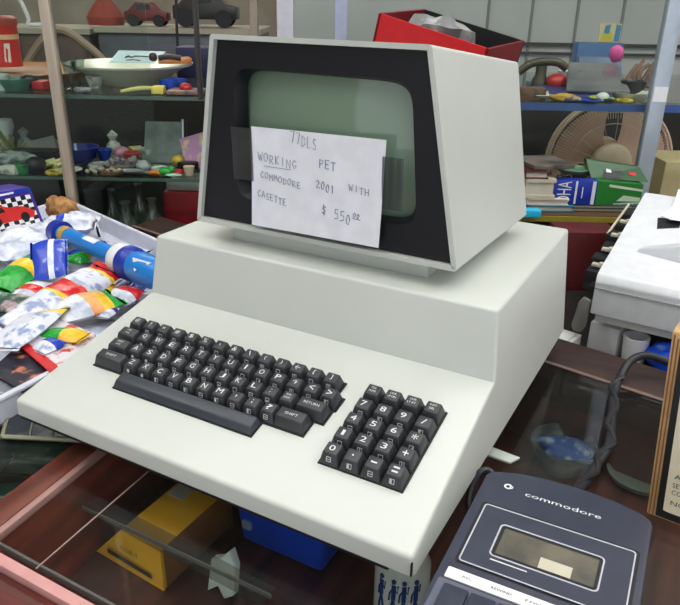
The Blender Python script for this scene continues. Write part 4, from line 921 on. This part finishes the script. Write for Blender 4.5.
# middle shelf, left
def on2(u, d, z=ZS2): return bg(lat(u, 155, d), d, z + .001)
def trinket(name, label, cat, u, d, mat, builder, z=ZS2, rz=0):
    b = B(); builder(b); return tag(b.build(name, mat, None, on2(u, d, z), YAW + R(rz), smooth=True), label, cat)
trinket('clear_bag', 'crumpled clear bag at the left end of the middle shelf', 'bag', 14, 1.44, pm('bag_grey', (146, 158, 156), .25, var=(40, (84, 94, 94), .45, .6), bump=(60, .5)), lambda b: b.blob((0, 0, .021), .034, 11, .5, 2, (1.25, .8, .5)))
trinket('yellow_bundle', 'bundle of pale yellow and white sticks on the middle shelf', 'bundle', 44, 1.44, pm('yellow_white', (214, 208, 150), .5, var=(90, (150, 140, 70), .5, .6)), lambda b: [b.tube([(-.03 + .008 * k, -.014 + .003 * (k % 4), .006 + .005 * (k % 3)), (.012 + .004 * k, .016 - .004 * (k % 3), .010 + .005 * ((k + 1) % 3))], .004, 6) for k in range(8)])
trinket('blue_bowl', 'deep blue glass bowl behind the left post on the middle shelf', 'bowl', 80, 1.52, pm('cobalt_glass', (26, 46, 140), .12, spec=.8), lambda b: b.lathe([(.02, 0), (.034, .012), (.042, .034), (.039, .034), (.03, .012), (0, .006)], (0, 0, 0), 28))
trinket('folded_card', 'grey folded card standing on the middle shelf left of the post', 'card', 43, 1.56, pm('grey_card_print', (128, 126, 124), .5), lambda b: b.hexa([(-.045, -.02, 0), (.045, -.02, 0), (.045, .02, 0), (-.045, .02, 0), (-.03, -.004, .035), (.03, -.004, .05), (.03, .0, .05), (-.03, .0, .035)]))
trinket('black_case', 'black open case on the middle shelf left of the post', 'case', 36, 1.50, BLACKP, lambda b: b.box(-.05, .05, -.02, .02, 0, .03))
trinket('green_sprig', 'small green and white sprig on the middle shelf at the far left', 'ornament', 15, 1.56, pm('sprig_green', (110, 124, 70), .6), lambda b: [b.tube([(0, 0, .0045), (.03 * math.cos(k), .02 * math.sin(k), .03 + .008 * k)], .0035, 6) for k in range(5)])
trinket('white_bottle', 'small white bottle on the shelf at the far left', 'bottle', 10, 1.66, WHITE, lambda b: b.lathe([(.008, 0), (.01, .02), (.02, .05), (.018, .066), (0, .07)], (0, 0, 0), 18))
trinket('jewellery_tray', 'tray of mixed silver and violet jewellery on the middle shelf', 'tray', 122, 1.47, pm('pewter', (150, 140, 136), .4, var=(120, (84, 70, 110), .5, .6)), lambda b: (b.lathe([(.03, 0), (.04, .006), (.042, .012), (.038, .012), (.03, .005), (0, .005)], (0, 0, 0), 28), [b.blob((.024 * math.cos(k * 2.4), .02 * math.sin(k * 2.4), .012 + .004 * (k % 3)), .007, k, .4, 2, sub=1) for k in range(9)]))
trinket('bead_strings', 'heap of pale bead strings on the middle shelf beside the post', 'beads', 100, 1.42, pm('bead_pale', (196, 180, 160), .4), lambda b: [b.blob((-.03 + .006 * k, .008 * math.sin(k * 1.7), .004 + .004 * abs(math.sin(k))), .0052, k, .1, 1, sub=1) for k in range(12)])
trinket('fish_dish', 'grey fish-shaped dish on the middle shelf front', 'dish', 130, 1.41, pm('silver_grey', (176, 180, 184), .3, metal=.4), lambda b: b.grid(lambda u, v: (-.035 + .07 * u, (v - .5) * .026 * math.sin(math.pi * min(1, u * 1.1)) * 1.2, .004 + .006 * (2 * v - 1) ** 2), 14, 8))
gl = thing('glass_picture', 'clear framed glass panel leaning on the middle shelf left of the monitor', 'picture', on2(162, 1.53), YAW)
b = B(); b.hexa([(-.042, 0, 0), (.042, 0, 0), (.042, .004, 0), (-.042, .004, 0), (-.036, .022, .085), (.042, .022, .085), (.042, .026, .085), (-.036, .026, .085)]); b.build('pane', pm('milky_glass', (118, 132, 126), .15, var=(14, (86, 98, 94), .4, .6)), gl)
b = B(); b.tube([(.045, 0, 0), (.045, .026, .09)], .0035, 6); b.build('frame_bar', METAL, gl); b = B(); b.tube([(.053, 0, 0), (.053, .026, .09)], .0025, 6); b.build('frame_bar', BLACKP, gl)
trinket('candy_figurine', 'small green and orange figurine on the middle shelf near the monitor', 'figurine', 164, 1.415, [GRN, ORANGE, pm('pale_mint', (170, 214, 190), .4)][0], lambda b: (b.blob((0, 0, .008), .010, 1, .2, 1, (1.4, .8, .8)), b.blob((.012, .002, .012), .007, 2, .2, 1)))
trinket('orange_figurine', 'small orange ornament beside the green figurine', 'figurine', 153, 1.413, ORANGE, lambda b: b.blob((0, 0, .005), .009, 4, .3, 1.2, (1.6, .8, .6)))
trinket('mint_dish', 'pale mint coloured sliver dish below the green figurine', 'dish', 172, 1.405, pm('pale_mint', (170, 214, 190), .4), lambda b: b.blob((0, 0, .003), .014, 5, .2, 1, (1.2, .5, .2)))
trinket('lilac_shell', 'lilac and cream shell ornament against the monitor edge', 'ornament', 194, 1.48, pm('lilac', (196, 150, 190), .4, var=(40, (224, 206, 160), .5, .62)), lambda b: [b.hexa([(-.016, 0, 0), (.016, 0, 0), (.016, .008, 0), (-.016, .008, 0), (-.03, .004, .06), (.02, .004, .075), (.02, .012, .075), (-.03, .012, .06)])])
trinket('cream_bowl', 'little cream cup beside the lilac ornament', 'cup', 188, 1.42, pm('cream_cup', (206, 190, 160), .4), lambda b: b.lathe([(.008, 0), (.012, .018), (.0105, .018), (0, .004)], (0, 0, 0), 18))
# lower shelf, left: glassware and a red box
for i, (u, d, h, r_, lb) in enumerate(((112, 1.48, .10, .020, 'clear round glass bottle nearest the left post on the lower shelf'), (125, 1.44, .085, .024, 'squat clear glass bottle on the lower shelf'), (140, 1.5, .11, .02, 'tall green-tinted glass bottle on the lower shelf'), (152, 1.45, .09, .022, 'clear glass bottle next to the red box on the lower shelf'))):
    b = B(); b.lathe([(r_ * .8, 0), (r_, .006), (r_, h * .5), (r_ * .45, h * .68), (r_ * .35, h * .9), (r_ * .5, h), (r_ * .36, h), (r_ * .25, h * .7), (0, h * .66)], (0, 0, 0), 24)
    tag(b.build('glass_bottle', glass('bottle_clear', (170, 196, 184), 2.3, .05, .16), None, bg(lat(u, 205, d), d, ZS3 + .001), smooth=True), lb, 'bottle')
solid('red_box', 'dark red box on the lower shelf next to the monitor', 'box', pm('crimson', (140, 18, 30), .5), lat(166, 205, 1.5), lat(236, 205, 1.5), 1.48, 1.6, ZS3 + .001, zz(180, 192, 1.48))
solid('white_pad', 'pale flat pad lying on top of the dark red box', 'pad', pm('pad_grey', (150, 152, 146), .6), lat(168, 190, 1.5), lat(226, 190, 1.5), 1.485, 1.58, zz(180, 192, 1.48) + .001, zz(180, 192, 1.48) + .02)
solid('black_tub', 'black tub on the lower shelf at the far left behind the racing toy box', 'tub', BLACKP, lat(-30, 190, 1.46), lat(66, 190, 1.46), 1.43, 1.56, ZS3 + .001, zz(30, 172, 1.43))
solid('black_bin', 'black bin on the lower shelf right of the left post', 'bin', BLACKP, lat(88, 205, 1.47), lat(106, 205, 1.47), 1.45, 1.53, ZS3 + .001, zz(100, 190, 1.45))

CLUT = [('white', (222, 222, 214)), ('blue', (40, 80, 190)), ('red', (190, 40, 44)), ('green', (50, 140, 80)), ('yellow', (226, 196, 70)), ('brown', (120, 84, 60)), ('silver', (170, 174, 178)), ('pink', (220, 140, 170)), ('cream', (214, 204, 176)), ('black', (30, 30, 34))]
def shape_cup(b, k): b.lathe([(k * .6, 0), (k, k * 1.3), (k * .86, k * 1.3), (0, k * .3)], (0, 0, 0), 16)
def shape_egg(b, k): b.blob((0, 0, k * .78), k, 3, .12, 1, (1, 1, .8), 2)
def shape_block(b, k): b.box(-k, k, -k * .7, k * .7, 0, k * .9)
def shape_ring(b, k): b.tube([(k * math.cos(2 * math.pi * j / 18), k * math.sin(2 * math.pi * j / 18), k * .28) for j in range(18)], k * .27, 8, closed=True)
def shape_fig(b, k): b.lathe([(k * .7, 0), (k * .5, k * .9), (k * .2, k * 1.2), (k * .42, k * 1.6), (0, k * 2.0)], (0, 0, 0), 14)
def shape_saucer(b, k): b.lathe([(k * .6, 0), (k * 1.3, k * .35), (k * 1.2, k * .4), (0, k * .12)], (0, 0, 0), 20)
SH = [('cup', shape_cup), ('egg', shape_egg), ('block', shape_block), ('ring', shape_ring), ('figurine', shape_fig), ('saucer', shape_saucer)]
def clutter(spots, z, where):
    for i, (u, d, ci, si, k) in enumerate(spots):
        cn, cc = CLUT[ci]; sn, f = SH[si]; b = B(); f(b, k * 1.3)
        tag(b.build(cn + '_' + sn, pm('trinket_' + cn, cc, .35, var=(70, tuple(int(x * .7) for x in cc), .5, .62)), None, bg(lat(u, 150, d), d, z + .001), YAW + i * .7, smooth=sn not in ('block',), bev=.0015 if sn == 'block' else 0), 'small ' + cn + ' ' + sn + ' ' + where, sn)
clutter([(4, 1.60, 8, 0, .02), (26, 1.62, 6, 4, .022), (33, 1.42, 9, 1, .016), (58, 1.62, 2, 2, .02), (66, 1.42, 0, 5, .016), (92, 1.58, 8, 5, .022), (97, 1.47, 6, 3, .014), (104, 1.55, 1, 0, .014),
         (110, 1.41, 5, 3, .014), (114, 1.60, 0, 4, .022), (121, 1.56, 7, 1, .014), (131, 1.52, 2, 0, .014), (137, 1.60, 4, 2, .016), (142, 1.44, 6, 1, .012), (147, 1.55, 0, 0, .016), (152, 1.46, 3, 5, .014),
         (158, 1.45, 0, 3, .012), (178, 1.50, 4, 1, .012), (182, 1.56, 8, 4, .018), (187, 1.47, 9, 2, .014), (176, 1.43, 2, 3, .010), (20, 1.405, 3, 0, .012), (8, 1.405, 0, 2, .014), (52, 1.405, 4, 3, .012)], ZS2, 'in the clutter on the middle shelf')
clutter([(96, 1.46, 6, 5, .018), (105, 1.43, 0, 3, .012), (119, 1.415, 2, 4, .014), (133, 1.43, 6, 0, .014), (160, 1.42, 3, 1, .012)], ZS3, 'on the lower shelf between the bottles')
clutter([(524, 1.44, 5, 2, .02), (553, 1.44, 8, 3, .014), (582, 1.40, 1, 5, .014), (594, 1.41, 0, 1, .010), (616, 1.42, 4, 3, .010), (622, 1.50, 9, 0, .02), (548, 1.60, 2, 1, .018), (558, 1.70, 0, 0, .02), (626, 1.72, 8, 2, .022)], ZS1, 'on the upper shelf right of the monitor')
clutter([(28, 1.50, 3, 5, .02), (40, 1.47, 9, 1, .014), (52, 1.47, 2, 2, .014), (66, 1.43, 0, 1, .010), (90, 1.44, 6, 3, .010), (103, 1.50, 0, 0, .014), (178, 1.50, 1, 2, .018), (190, 1.44, 2, 1, .010)], ZS1, 'on the upper shelf left of the monitor')

# right part: fan
FD = 1.78; fc = px(606, 160, FD); fr = .150
fan = thing('electric_fan', 'taupe electric fan with round wire grille on the cabinet shelf', 'fan', Vector((fc.x, fc.y, ZS3 + .001)), YAW + R(-4))
fz = fc.z - ZS3 - .001
b = B()
for k in (0, 4, 6, 8):
    r_ = .045 + (fr - .045) * k / 8; yy = -.045 + .02 * (k / 8) ** 2
    b.tube([(r_ * math.cos(2 * math.pi * j / 48), yy, fz + r_ * math.sin(2 * math.pi * j / 48)) for j in range(48)], .0011 if k < 8 else .004, 4 if k < 8 else 8, closed=True)
for j in range(120):
    a = 2 * math.pi * j / 120
    b.tube([(r_ * math.cos(a), yy, fz + r_ * math.sin(a)) for r_, yy in (((.045, -.045), (.10, -.043)) if j % 6 == 0 else ((.11, -.041),)) + ((.132, -.033), (fr - .004, -.012), (fr, .0))], .0009 if j % 6 else .0007, 4)
b.tube([(fr * math.cos(2 * math.pi * j / 48), .0, fz + fr * math.sin(2 * math.pi * j / 48)) for j in range(48)], .0045, 8, closed=True)
b.build('grille', FANM, fan)
b = B(); b.lathe([(0, -.060), (.034, -.059), (.047, -.053), (.050, -.044), (.050, -.04)], (0, 0, fz), 32, axis='y'); b.build('hub_badge', pm('fan_hub', (206, 178, 158), .4), fan, smooth=True)
for k in range(3):
    a0 = R(120 * k + 30); b = B()
    def bl(u, v):
        a = a0 + R(88) * (v - .5) * (.75 + .45 * u); r_ = .02 + (fr - .032) * u
        return (r_ * math.cos(a), -.012 + .022 * (v - .5), fz + r_ * math.sin(a))
    b.grid(bl, 10, 10); b.build('blade', FANB, fan, smooth=True)
b = B(); b.lathe([(.05, .015), (.052, .05), (.04, .1), (0, .11)], (0, 0, fz), 28, axis='y'); b.build('motor', FANM, fan, smooth=True)
b = B(); b.box(-.016, .016, .03, .06, .012, fz - .02); b.build('stand', FANM, fan, bev=.004)
b = B(); b.lathe([(.09, 0), (.09, .008), (.03, .018)], (0, .04, 0), 28); b.build('base', FANM, fan, smooth=True)
for k in range(4):
    pass
# boxes in front of the fan on a raised stand
DS = 1.36
zst = zz(590, 214, 1.22)
sd_ = thing('low_stand', 'dark wooden stand with an olive edge in front of the cabinet', 'stand', bg(lat(590, 214, 1.26), 1.27, ZF), YAW)
b = B(); b.box(-.22, .25, -.06, .075, zst - ZF - .012, zst - ZF); b.build('stand_top', pm('stand_brown', (86, 64, 44), .5), sd_)
b = B(); b.box(-.22, .25, -.063, -.0605, zst - ZF - .012, zst - ZF - .002); b.build('stand_edge', pm('olive_edge', (150, 136, 44), .5), sd_)
b = B(); b.box(-.21, .24, -.05, .07, .001, zst - ZF - .012); b.build('stand_body', DARK, sd_)
ZQ = zst + .001
def Bq_(u, v, d): p = px(u, v, d); return p
books = [(524, 571, 209, 203, (38, 120, 150), 'thin teal book at the bottom of the pile beside the monitor'), (524, 566, 203, 197, (210, 206, 200), 'thin grey-white book second from the bottom of the pile'), (522, 552, 196, 178, (206, 196, 170), 'thick cream book lying on the pile beside the monitor'), (522, 546, 178, 171, (96, 44, 46), 'thin maroon book near the top of the pile beside the monitor')]
zc_ = ZQ
for i, (u0, u1, vb, vt, cc, lb) in enumerate(books):
    th = (vb - vt) * 1.24 / 697.5 * 1.1
    t = thing('book', lb, 'book', bg((lat(u0, vb, 1.24) + lat(u1, vb, 1.24)) / 2, 1.27, zc_), YAW, 'pile of books beside the monitor')
    hx = (lat(u1, vb, 1.24) - lat(u0, vb, 1.24)) / 2
    b = B(); b.box(-hx, hx, -.045, .045, 0, th * .18); b.box(-hx, hx, -.045, .045, th * .82, th); b.box(-hx, -hx + .003, -.045, .045, 0, th); b.build('cover', pm('book_%d' % i, cc, .45), t)
    b = B(); b.box(-hx + .003, hx - .003, -.042, .043, th * .18, th * .82); b.build('pages', pm('pages', (206, 200, 184), .8), t)
    zc_ += th + .0004
solid('magazine', 'grey-brown magazine lying on top of the book pile', 'magazine', pm('magazine_cover', (112, 104, 94), .35, var=(20, (70, 66, 62), .4, .6)), lat(522, 165, 1.27), lat(566, 165, 1.27), 1.235, 1.32, zc_ + .0004, zc_ + .009, .001, rz=R(14))
# blue and green software box
p0, p1, p2 = px(546, 199, 1.235), px(594, 204, 1.235), px(634, 216, 1.27)
zg = ZQ + .0125
for i, (cc, lb, x_) in enumerate(((( 96, 84, 66), 'thin brown book at the bottom under the blue and green box', 0), ((40, 60, 66), 'thin dark teal book directly under the blue and green box', .006))):
    t = thing('book', lb, 'book', bg(lat(592, 204, 1.24) + x_, 1.272, ZQ + .0002 + .006 * i), YAW, 'thin books under the printed box')
    b = B(); b.box(-.062, .1, -.04, .04, 0, .0012); b.box(-.062, .1, -.04, .04, .0046, .0058); b.box(-.062, -.0605, -.04, .04, 0, .0058); b.build('cover', pm('thin_book_%d' % i, cc, .5), t)
    b = B(); b.box(-.0605, .098, -.038, .038, .0012, .0046); b.build('pages', pm('pages', (206, 200, 184), .8), t)
gb = thing('game_box', 'blue and green printed box with large white letters in front of the fan', 'box', Vector((p0.x, p0.y, zg)), YAW + R(-2))
LW = (p1 - p0).length
hh_ = .044
b = B(); b.box(0, LW, 0, .02, 0, hh_); b.build('blue_end', DBLUE, gb, bev=.0008)
b = B(); b.box(-.0006, .009, -.0008, .0205, -.0002 + .0004, hh_ + .0004); b.build('cyan_band', CYAN, gb)
b = B(); b.box(LW * .56, LW * .60, -.0006, .0, .001, hh_ - .001); b.box(LW * .70, LW * .72, -.0006, .0, .012, hh_ - .012); b.box(LW * .90, LW * .97, -.0006, .0, .001, hh_ - .001); b.build('white_stripes', WHITE, gb)
b = B(); put_text(b, 'OHA', lambda a, c: (LW * .34 - c, -.001, hh_ / 2 + a), w=hh_ * .92, h=LW * .28); b.build('box_lettering', WHITE, gb, weld=False)
b = B(); b.hexa([(LW, 0, 0), (LW + .088, .02, -.0), (LW + .088, .05, -.0), (LW, .03, 0), (LW, 0, hh_), (LW + .088, .02, hh_ * .80), (LW + .088, .05, hh_ * .80), (LW, .03, hh_)]); b.build('green_side', pm('box_green', (34, 120, 44), .4), gb)
def gs(t, c, o=.0008): return Vector((LW + .088 * t, .02 * t - o, hh_ * (1 - .2 * t) * c))
b = B(); b.poly([gs(.25, .78), gs(1, .62), gs(1, .74), gs(.25, .90)]); b.poly([gs(.45, .15), gs(.98, .1), gs(.98, .3), gs(.6, .42)]); b.poly([gs(.4, 0), gs(1, 0), gs(1, .07), gs(.4, .05)]); b.build('pale_print', pm('pale_green_print', (196, 214, 190), .5), gb)
b = B(); b.hexa([(LW * .92, .022, hh_ + .001), (LW + .1, .03, hh_ * .85), (LW + .1, .06, hh_ * .85), (LW * .92, .06, hh_ + .001), (LW * .86, .05, hh_ + .028), (LW + .09, .06, hh_ + .014), (LW + .09, .07, hh_ + .014), (LW * .86, .065, hh_ + .028)]); b.build('green_top', pm('dark_box_green', (22, 76, 34), .4), gb)
b = B(); b.hexa([(LW + .018, .0215, hh_ * .97), (LW + .09, .03, hh_ * .86), (LW + .09, .031, hh_ * .86), (LW + .018, .0225, hh_ * .97), (LW + .018, .046, hh_ + .016), (LW + .09, .054, hh_ + .008), (LW + .09, .055, hh_ + .008), (LW + .018, .047, hh_ + .016)]); b.build('black_panel', pm('panel_black', (24, 28, 30), .4), gb)
b = B(); b.poly([(LW + .022, .034, hh_ + .009), (LW + .033, .036, hh_ + .0075), (LW + .032, .04, hh_ + .012), (LW + .024, .041, hh_ + .014)]); b.build('white_star', WHITE, gb)
b = B(); b.poly([(LW + .066, .038, hh_ + .0045), (LW + .08, .04, hh_ + .002), (LW + .08, .046, hh_ + .0065), (LW + .066, .045, hh_ + .0085)]); b.build('red_print', RED, gb)
c = px(586, 176, 1.29)
b = B(); b.lathe([(.022, 0), (.029, .004), (.031, .008), (.028, .009), (.02, .004), (0, .004)], (0, 0, 0), 30); tag(b.build('green_plate', pm('plate_green', (96, 128, 104), .25), None, bg(lat(571, 172, 1.30), 1.292, zg + hh_ + .0015), smooth=True), 'pale green glass plate resting on the blue and green box', 'plate')
solid('cyan_block', 'small cyan block at the foot of the book pile beside the monitor', 'block', CYAN, lat(518, 213, 1.2), lat(538, 213, 1.2), 1.18, 1.2, zz(530, 216, 1.19), zz(530, 209, 1.19), .001)
solid('dark_red_case', 'dark red case standing between computer and printer feed', 'case', pm('wine', (84, 18, 22), .5), lat(548, 270, 1.15), lat(606, 270, 1.15), 1.12, 1.18, ZF + .001, zz(575, 232, 1.12), .003)
solid('cream_carton', 'tan carton behind the right metal post above the printer', 'carton', pm('buff', (186, 170, 128), .6), lat(656, 180, 1.5), lat(720, 180, 1.5), 1.47, 1.6, ZS3 + .001, zz(665, 162, 1.47), .002)

# upper shelf, right
def on1(u, d): return bg(lat(u, 80, d), d, ZS1 + .001)
solid('magazine_pile', 'blue bordered glass tray of dark magazines on the upper right shelf', 'tray', pm('tray_navy', (40, 56, 120), .35), lat(558, 90, 1.42), lat(612, 90, 1.42), 1.42, 1.68, ZS1 + .001, ZS1 + .012, .002)
b = B(); b.hexa([(-.062, -.1, .013), (.062, -.1, .013), (.075, .12, .013), (-.03, .12, .013), (-.062, -.1, .02), (.062, -.1, .02), (.075, .12, .055), (-.03, .12, .055)]); tag(b.build('dark_folder', pm('folder_grey', (92, 92, 98), .25, var=(10, (124, 122, 124), .4, .6)), None, on1(590, 1.55), YAW - R(8), bev=.002), 'glossy dark grey folder lying on the blue bordered tray', 'folder')
b = B(); b.hexa([(-.05, -.01, 0), (.06, -.01, 0), (.06, .01, 0), (-.05, .01, 0), (-.045, .02, .06), (.055, .02, .06), (.055, .035, .06), (-.045, .035, .06)]); tag(b.build('blue_booklet', pm('slate_blue', (72, 92, 124), .4), None, on1(597, 1.76), YAW, bev=.002), 'slate blue booklet leaning at the back of the upper right shelf', 'booklet')
b = B(); b.blob((0, 0, .018), .016, 3, .2, 1, (1, .6, 1.2)); tag(b.build('pink_toy', pm('hot_pink', (226, 90, 160), .4), None, on1(612, 1.70) + Vector((0, 0, .055)), smooth=True), 'small hot pink toy propped on the dark folder', 'toy')
c = on1(541, 1.46)
b = B(); b.lathe([(.02, 0), (.035, .003), (.042, .010), (.04, .011), (.02, .004), (0, .004)], (0, 0, 0), 30); tag(b.build('white_plate', pm('white_china', (222, 220, 206), .3), None, c, smooth=True), 'white china plate on the upper right shelf beside the monitor', 'plate')
b = B(); b.lathe([(.024, 0), (.034, .004), (.04, .016), (.038, .016), (.02, .005), (0, .005)], (0, 0, 0), 30); tag(b.build('white_bowl', pm('white_china', (222, 220, 206), .3), None, on1(634, 1.46), smooth=True), 'white china bowl on the upper right shelf next to the right post', 'bowl')
b = B(); b.blob((0, 0, .008), .02, 5, .3, 1.5, (1.5, .6, .4)); tag(b.build('amber_dish', pm('amber_yellow', (206, 160, 66), .4, var=(60, (80, 90, 150), .55, .62)), None, on1(568, 1.41), smooth=True), 'amber and blue trinket at the front of the upper right shelf', 'trinket')
b = B(); b.blob((0, 0, .007), .017, 6, .3, 1.5, (1.5, .6, .4)); tag(b.build('lime_trinket', pm('lime_print', (176, 180, 80), .4, var=(60, (60, 66, 60), .5, .6)), None, on1(605, 1.41), smooth=True), 'lime green trinket at the front of the upper right shelf', 'trinket')
b = B()
for k in range(6): b.tube(smoothp([(-.03 + .012 * k, 0, .0085), (-.022 + .012 * k, .01, .03 + .006 * (k % 3)), (-.005 + .014 * k, .02, .055 + .01 * (k % 2))]), [.008 - .0004 * i for i in range(13)], 6)
tag(b.build('driftwood', pm('drift_brown', (120, 92, 78), .7, var=(30, (84, 64, 56), .4, .6)), None, on1(640, 1.62), YAW, smooth=True), 'brown driftwood ornament on the upper shelf at the right post', 'ornament')
tp = thing('metal_tap', 'dark bronze swan-necked tap on the upper shelf next to the red box', 'tap', on1(540, 1.62), YAW)
b = B(); b.lathe([(.02, 0), (.018, .02), (.012, .03), (.012, .05)], (0, 0, 0), 18); b.build('base', pm('dark_bronze', (84, 76, 62), .35, metal=.5), tp, smooth=True)
b = B(); b.tube(smoothp([(-.05, 0, .035), (-.02, 0, .055), (.03, 0, .058), (.055, 0, .045)]), .009, 10); b.build('spout', pm('dark_bronze', (84, 76, 62), .35, metal=.5), tp, smooth=True)
# things beyond the cabinet on the right
solid('blue_shelf_board', 'blue painted board across the back beyond the upper right shelf', 'board', pm('board_blue', (66, 104, 156), .5), lat(578, 47, 2.6), lat(624, 47, 2.6), 2.6, 2.66, ZF + .001, zz(600, 43, 2.6))
b = B(); z0_, z1_ = zz(615, 43, 2.62), zz(615, 24, 2.62); l0_ = lat(600, 33, 2.62); l1_ = lat(622, 33, 2.62)
ps = thing('picture_card', 'yellow and blue picture card standing on the blue board', 'card', bg((l0_ + l1_) / 2, 2.63, zz(600, 43, 2.6) + .001), YAW); hx = (l1_ - l0_) / 2; hz = z1_ - z0_
b.box(-hx, hx, 0, .006, 0, hz); b.build('card_sheet', pm('card_sand', (206, 194, 150), .5), ps)
b = B(); b.poly([(-hx * .9, -.001, .002), (hx * .3, -.001, .002), (hx * .2, -.001, hz * .5), (-hx * .4, -.001, hz * .8)]); b.build('yellow_patch', pm('mustard', (196, 184, 60), .5), ps)
b = B(); b.poly([(-hx * .6, -.0015, hz * .5), (-hx * .1, -.0015, hz * .45), (0, -.0015, hz * .95), (-hx * .5, -.0015, hz * .9)]); b.poly([(hx * .4, -.0015, .004), (hx * .9, -.0015, .004), (hx * .95, -.0015, hz * .9), (hx * .5, -.0015, hz * .95)]); b.build('blue_patch', pm('teal_blue', (70, 130, 170), .5), ps)

# red box standing tilted behind the monitor
rx = thing('red_box', 'bright red open-topped box tilted behind the monitor', 'box', px(378, 14, 1.17))
P = lambda u, v, d: px(u, v, d) - rx.location
tl, tr_, br_ = P(379, 13, 1.17), P(489, 49, 1.09), P(525, 41, 1.22)
bl_ = tl + (br_ - tr_); dn = ((tr_ - tl).cross(br_ - tr_)).normalized(); dn = -dn if dn.z > 0 else dn; dn = dn * .12
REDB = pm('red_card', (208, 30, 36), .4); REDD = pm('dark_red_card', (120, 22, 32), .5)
th = .004
def wall(name, a, b_, inw, mat):
    i_ = inw.normalized() * th
    b = B(); b.hexa([a + dn, b_ + dn, b_ + dn + i_, a + dn + i_, a, b_, b_ + i_, a + i_]); b.build(name, mat, rx)
ex = (tr_ - tl); ed = (br_ - tr_)
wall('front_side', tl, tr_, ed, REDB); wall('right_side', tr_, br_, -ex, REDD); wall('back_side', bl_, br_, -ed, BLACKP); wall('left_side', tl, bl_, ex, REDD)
b = B(); b.hexa([tl + dn * .98, tr_ + dn * .98, br_ + dn * .98, bl_ + dn * .98, tl + dn * .94, tr_ + dn * .94, br_ + dn * .94, bl_ + dn * .94]); b.build('bottom', BLACKP, rx)
b = B(); c_ = tl + ex * .5 + ed * .45 + dn * .28
for v in [0]: b.blob(c_ - ex * .12, .058, 21, .5, 2.2, (1.2, .8, .75))
o = b.build('grey_wrap', pm('grey_film', (120, 122, 124), .25, var=(30, (170, 172, 170), .5, .62), bump=(60, .5)), None, rx.location, smooth=True); tag(o, 'crumpled grey plastic wrap lying inside the red box', 'wrap')
cc = rx.location + (tl + tr_ + br_ + bl_) / 4 + dn
b = B(); b.box(-.06, .06, -.05, .05, 0, cc.z - .045 - ZF); tag(b.build('support_carton', CARD, None, (cc.x, cc.y, ZF + .001), YAW, bev=.002), 'tall brown carton behind the monitor holding up the red box', 'carton')
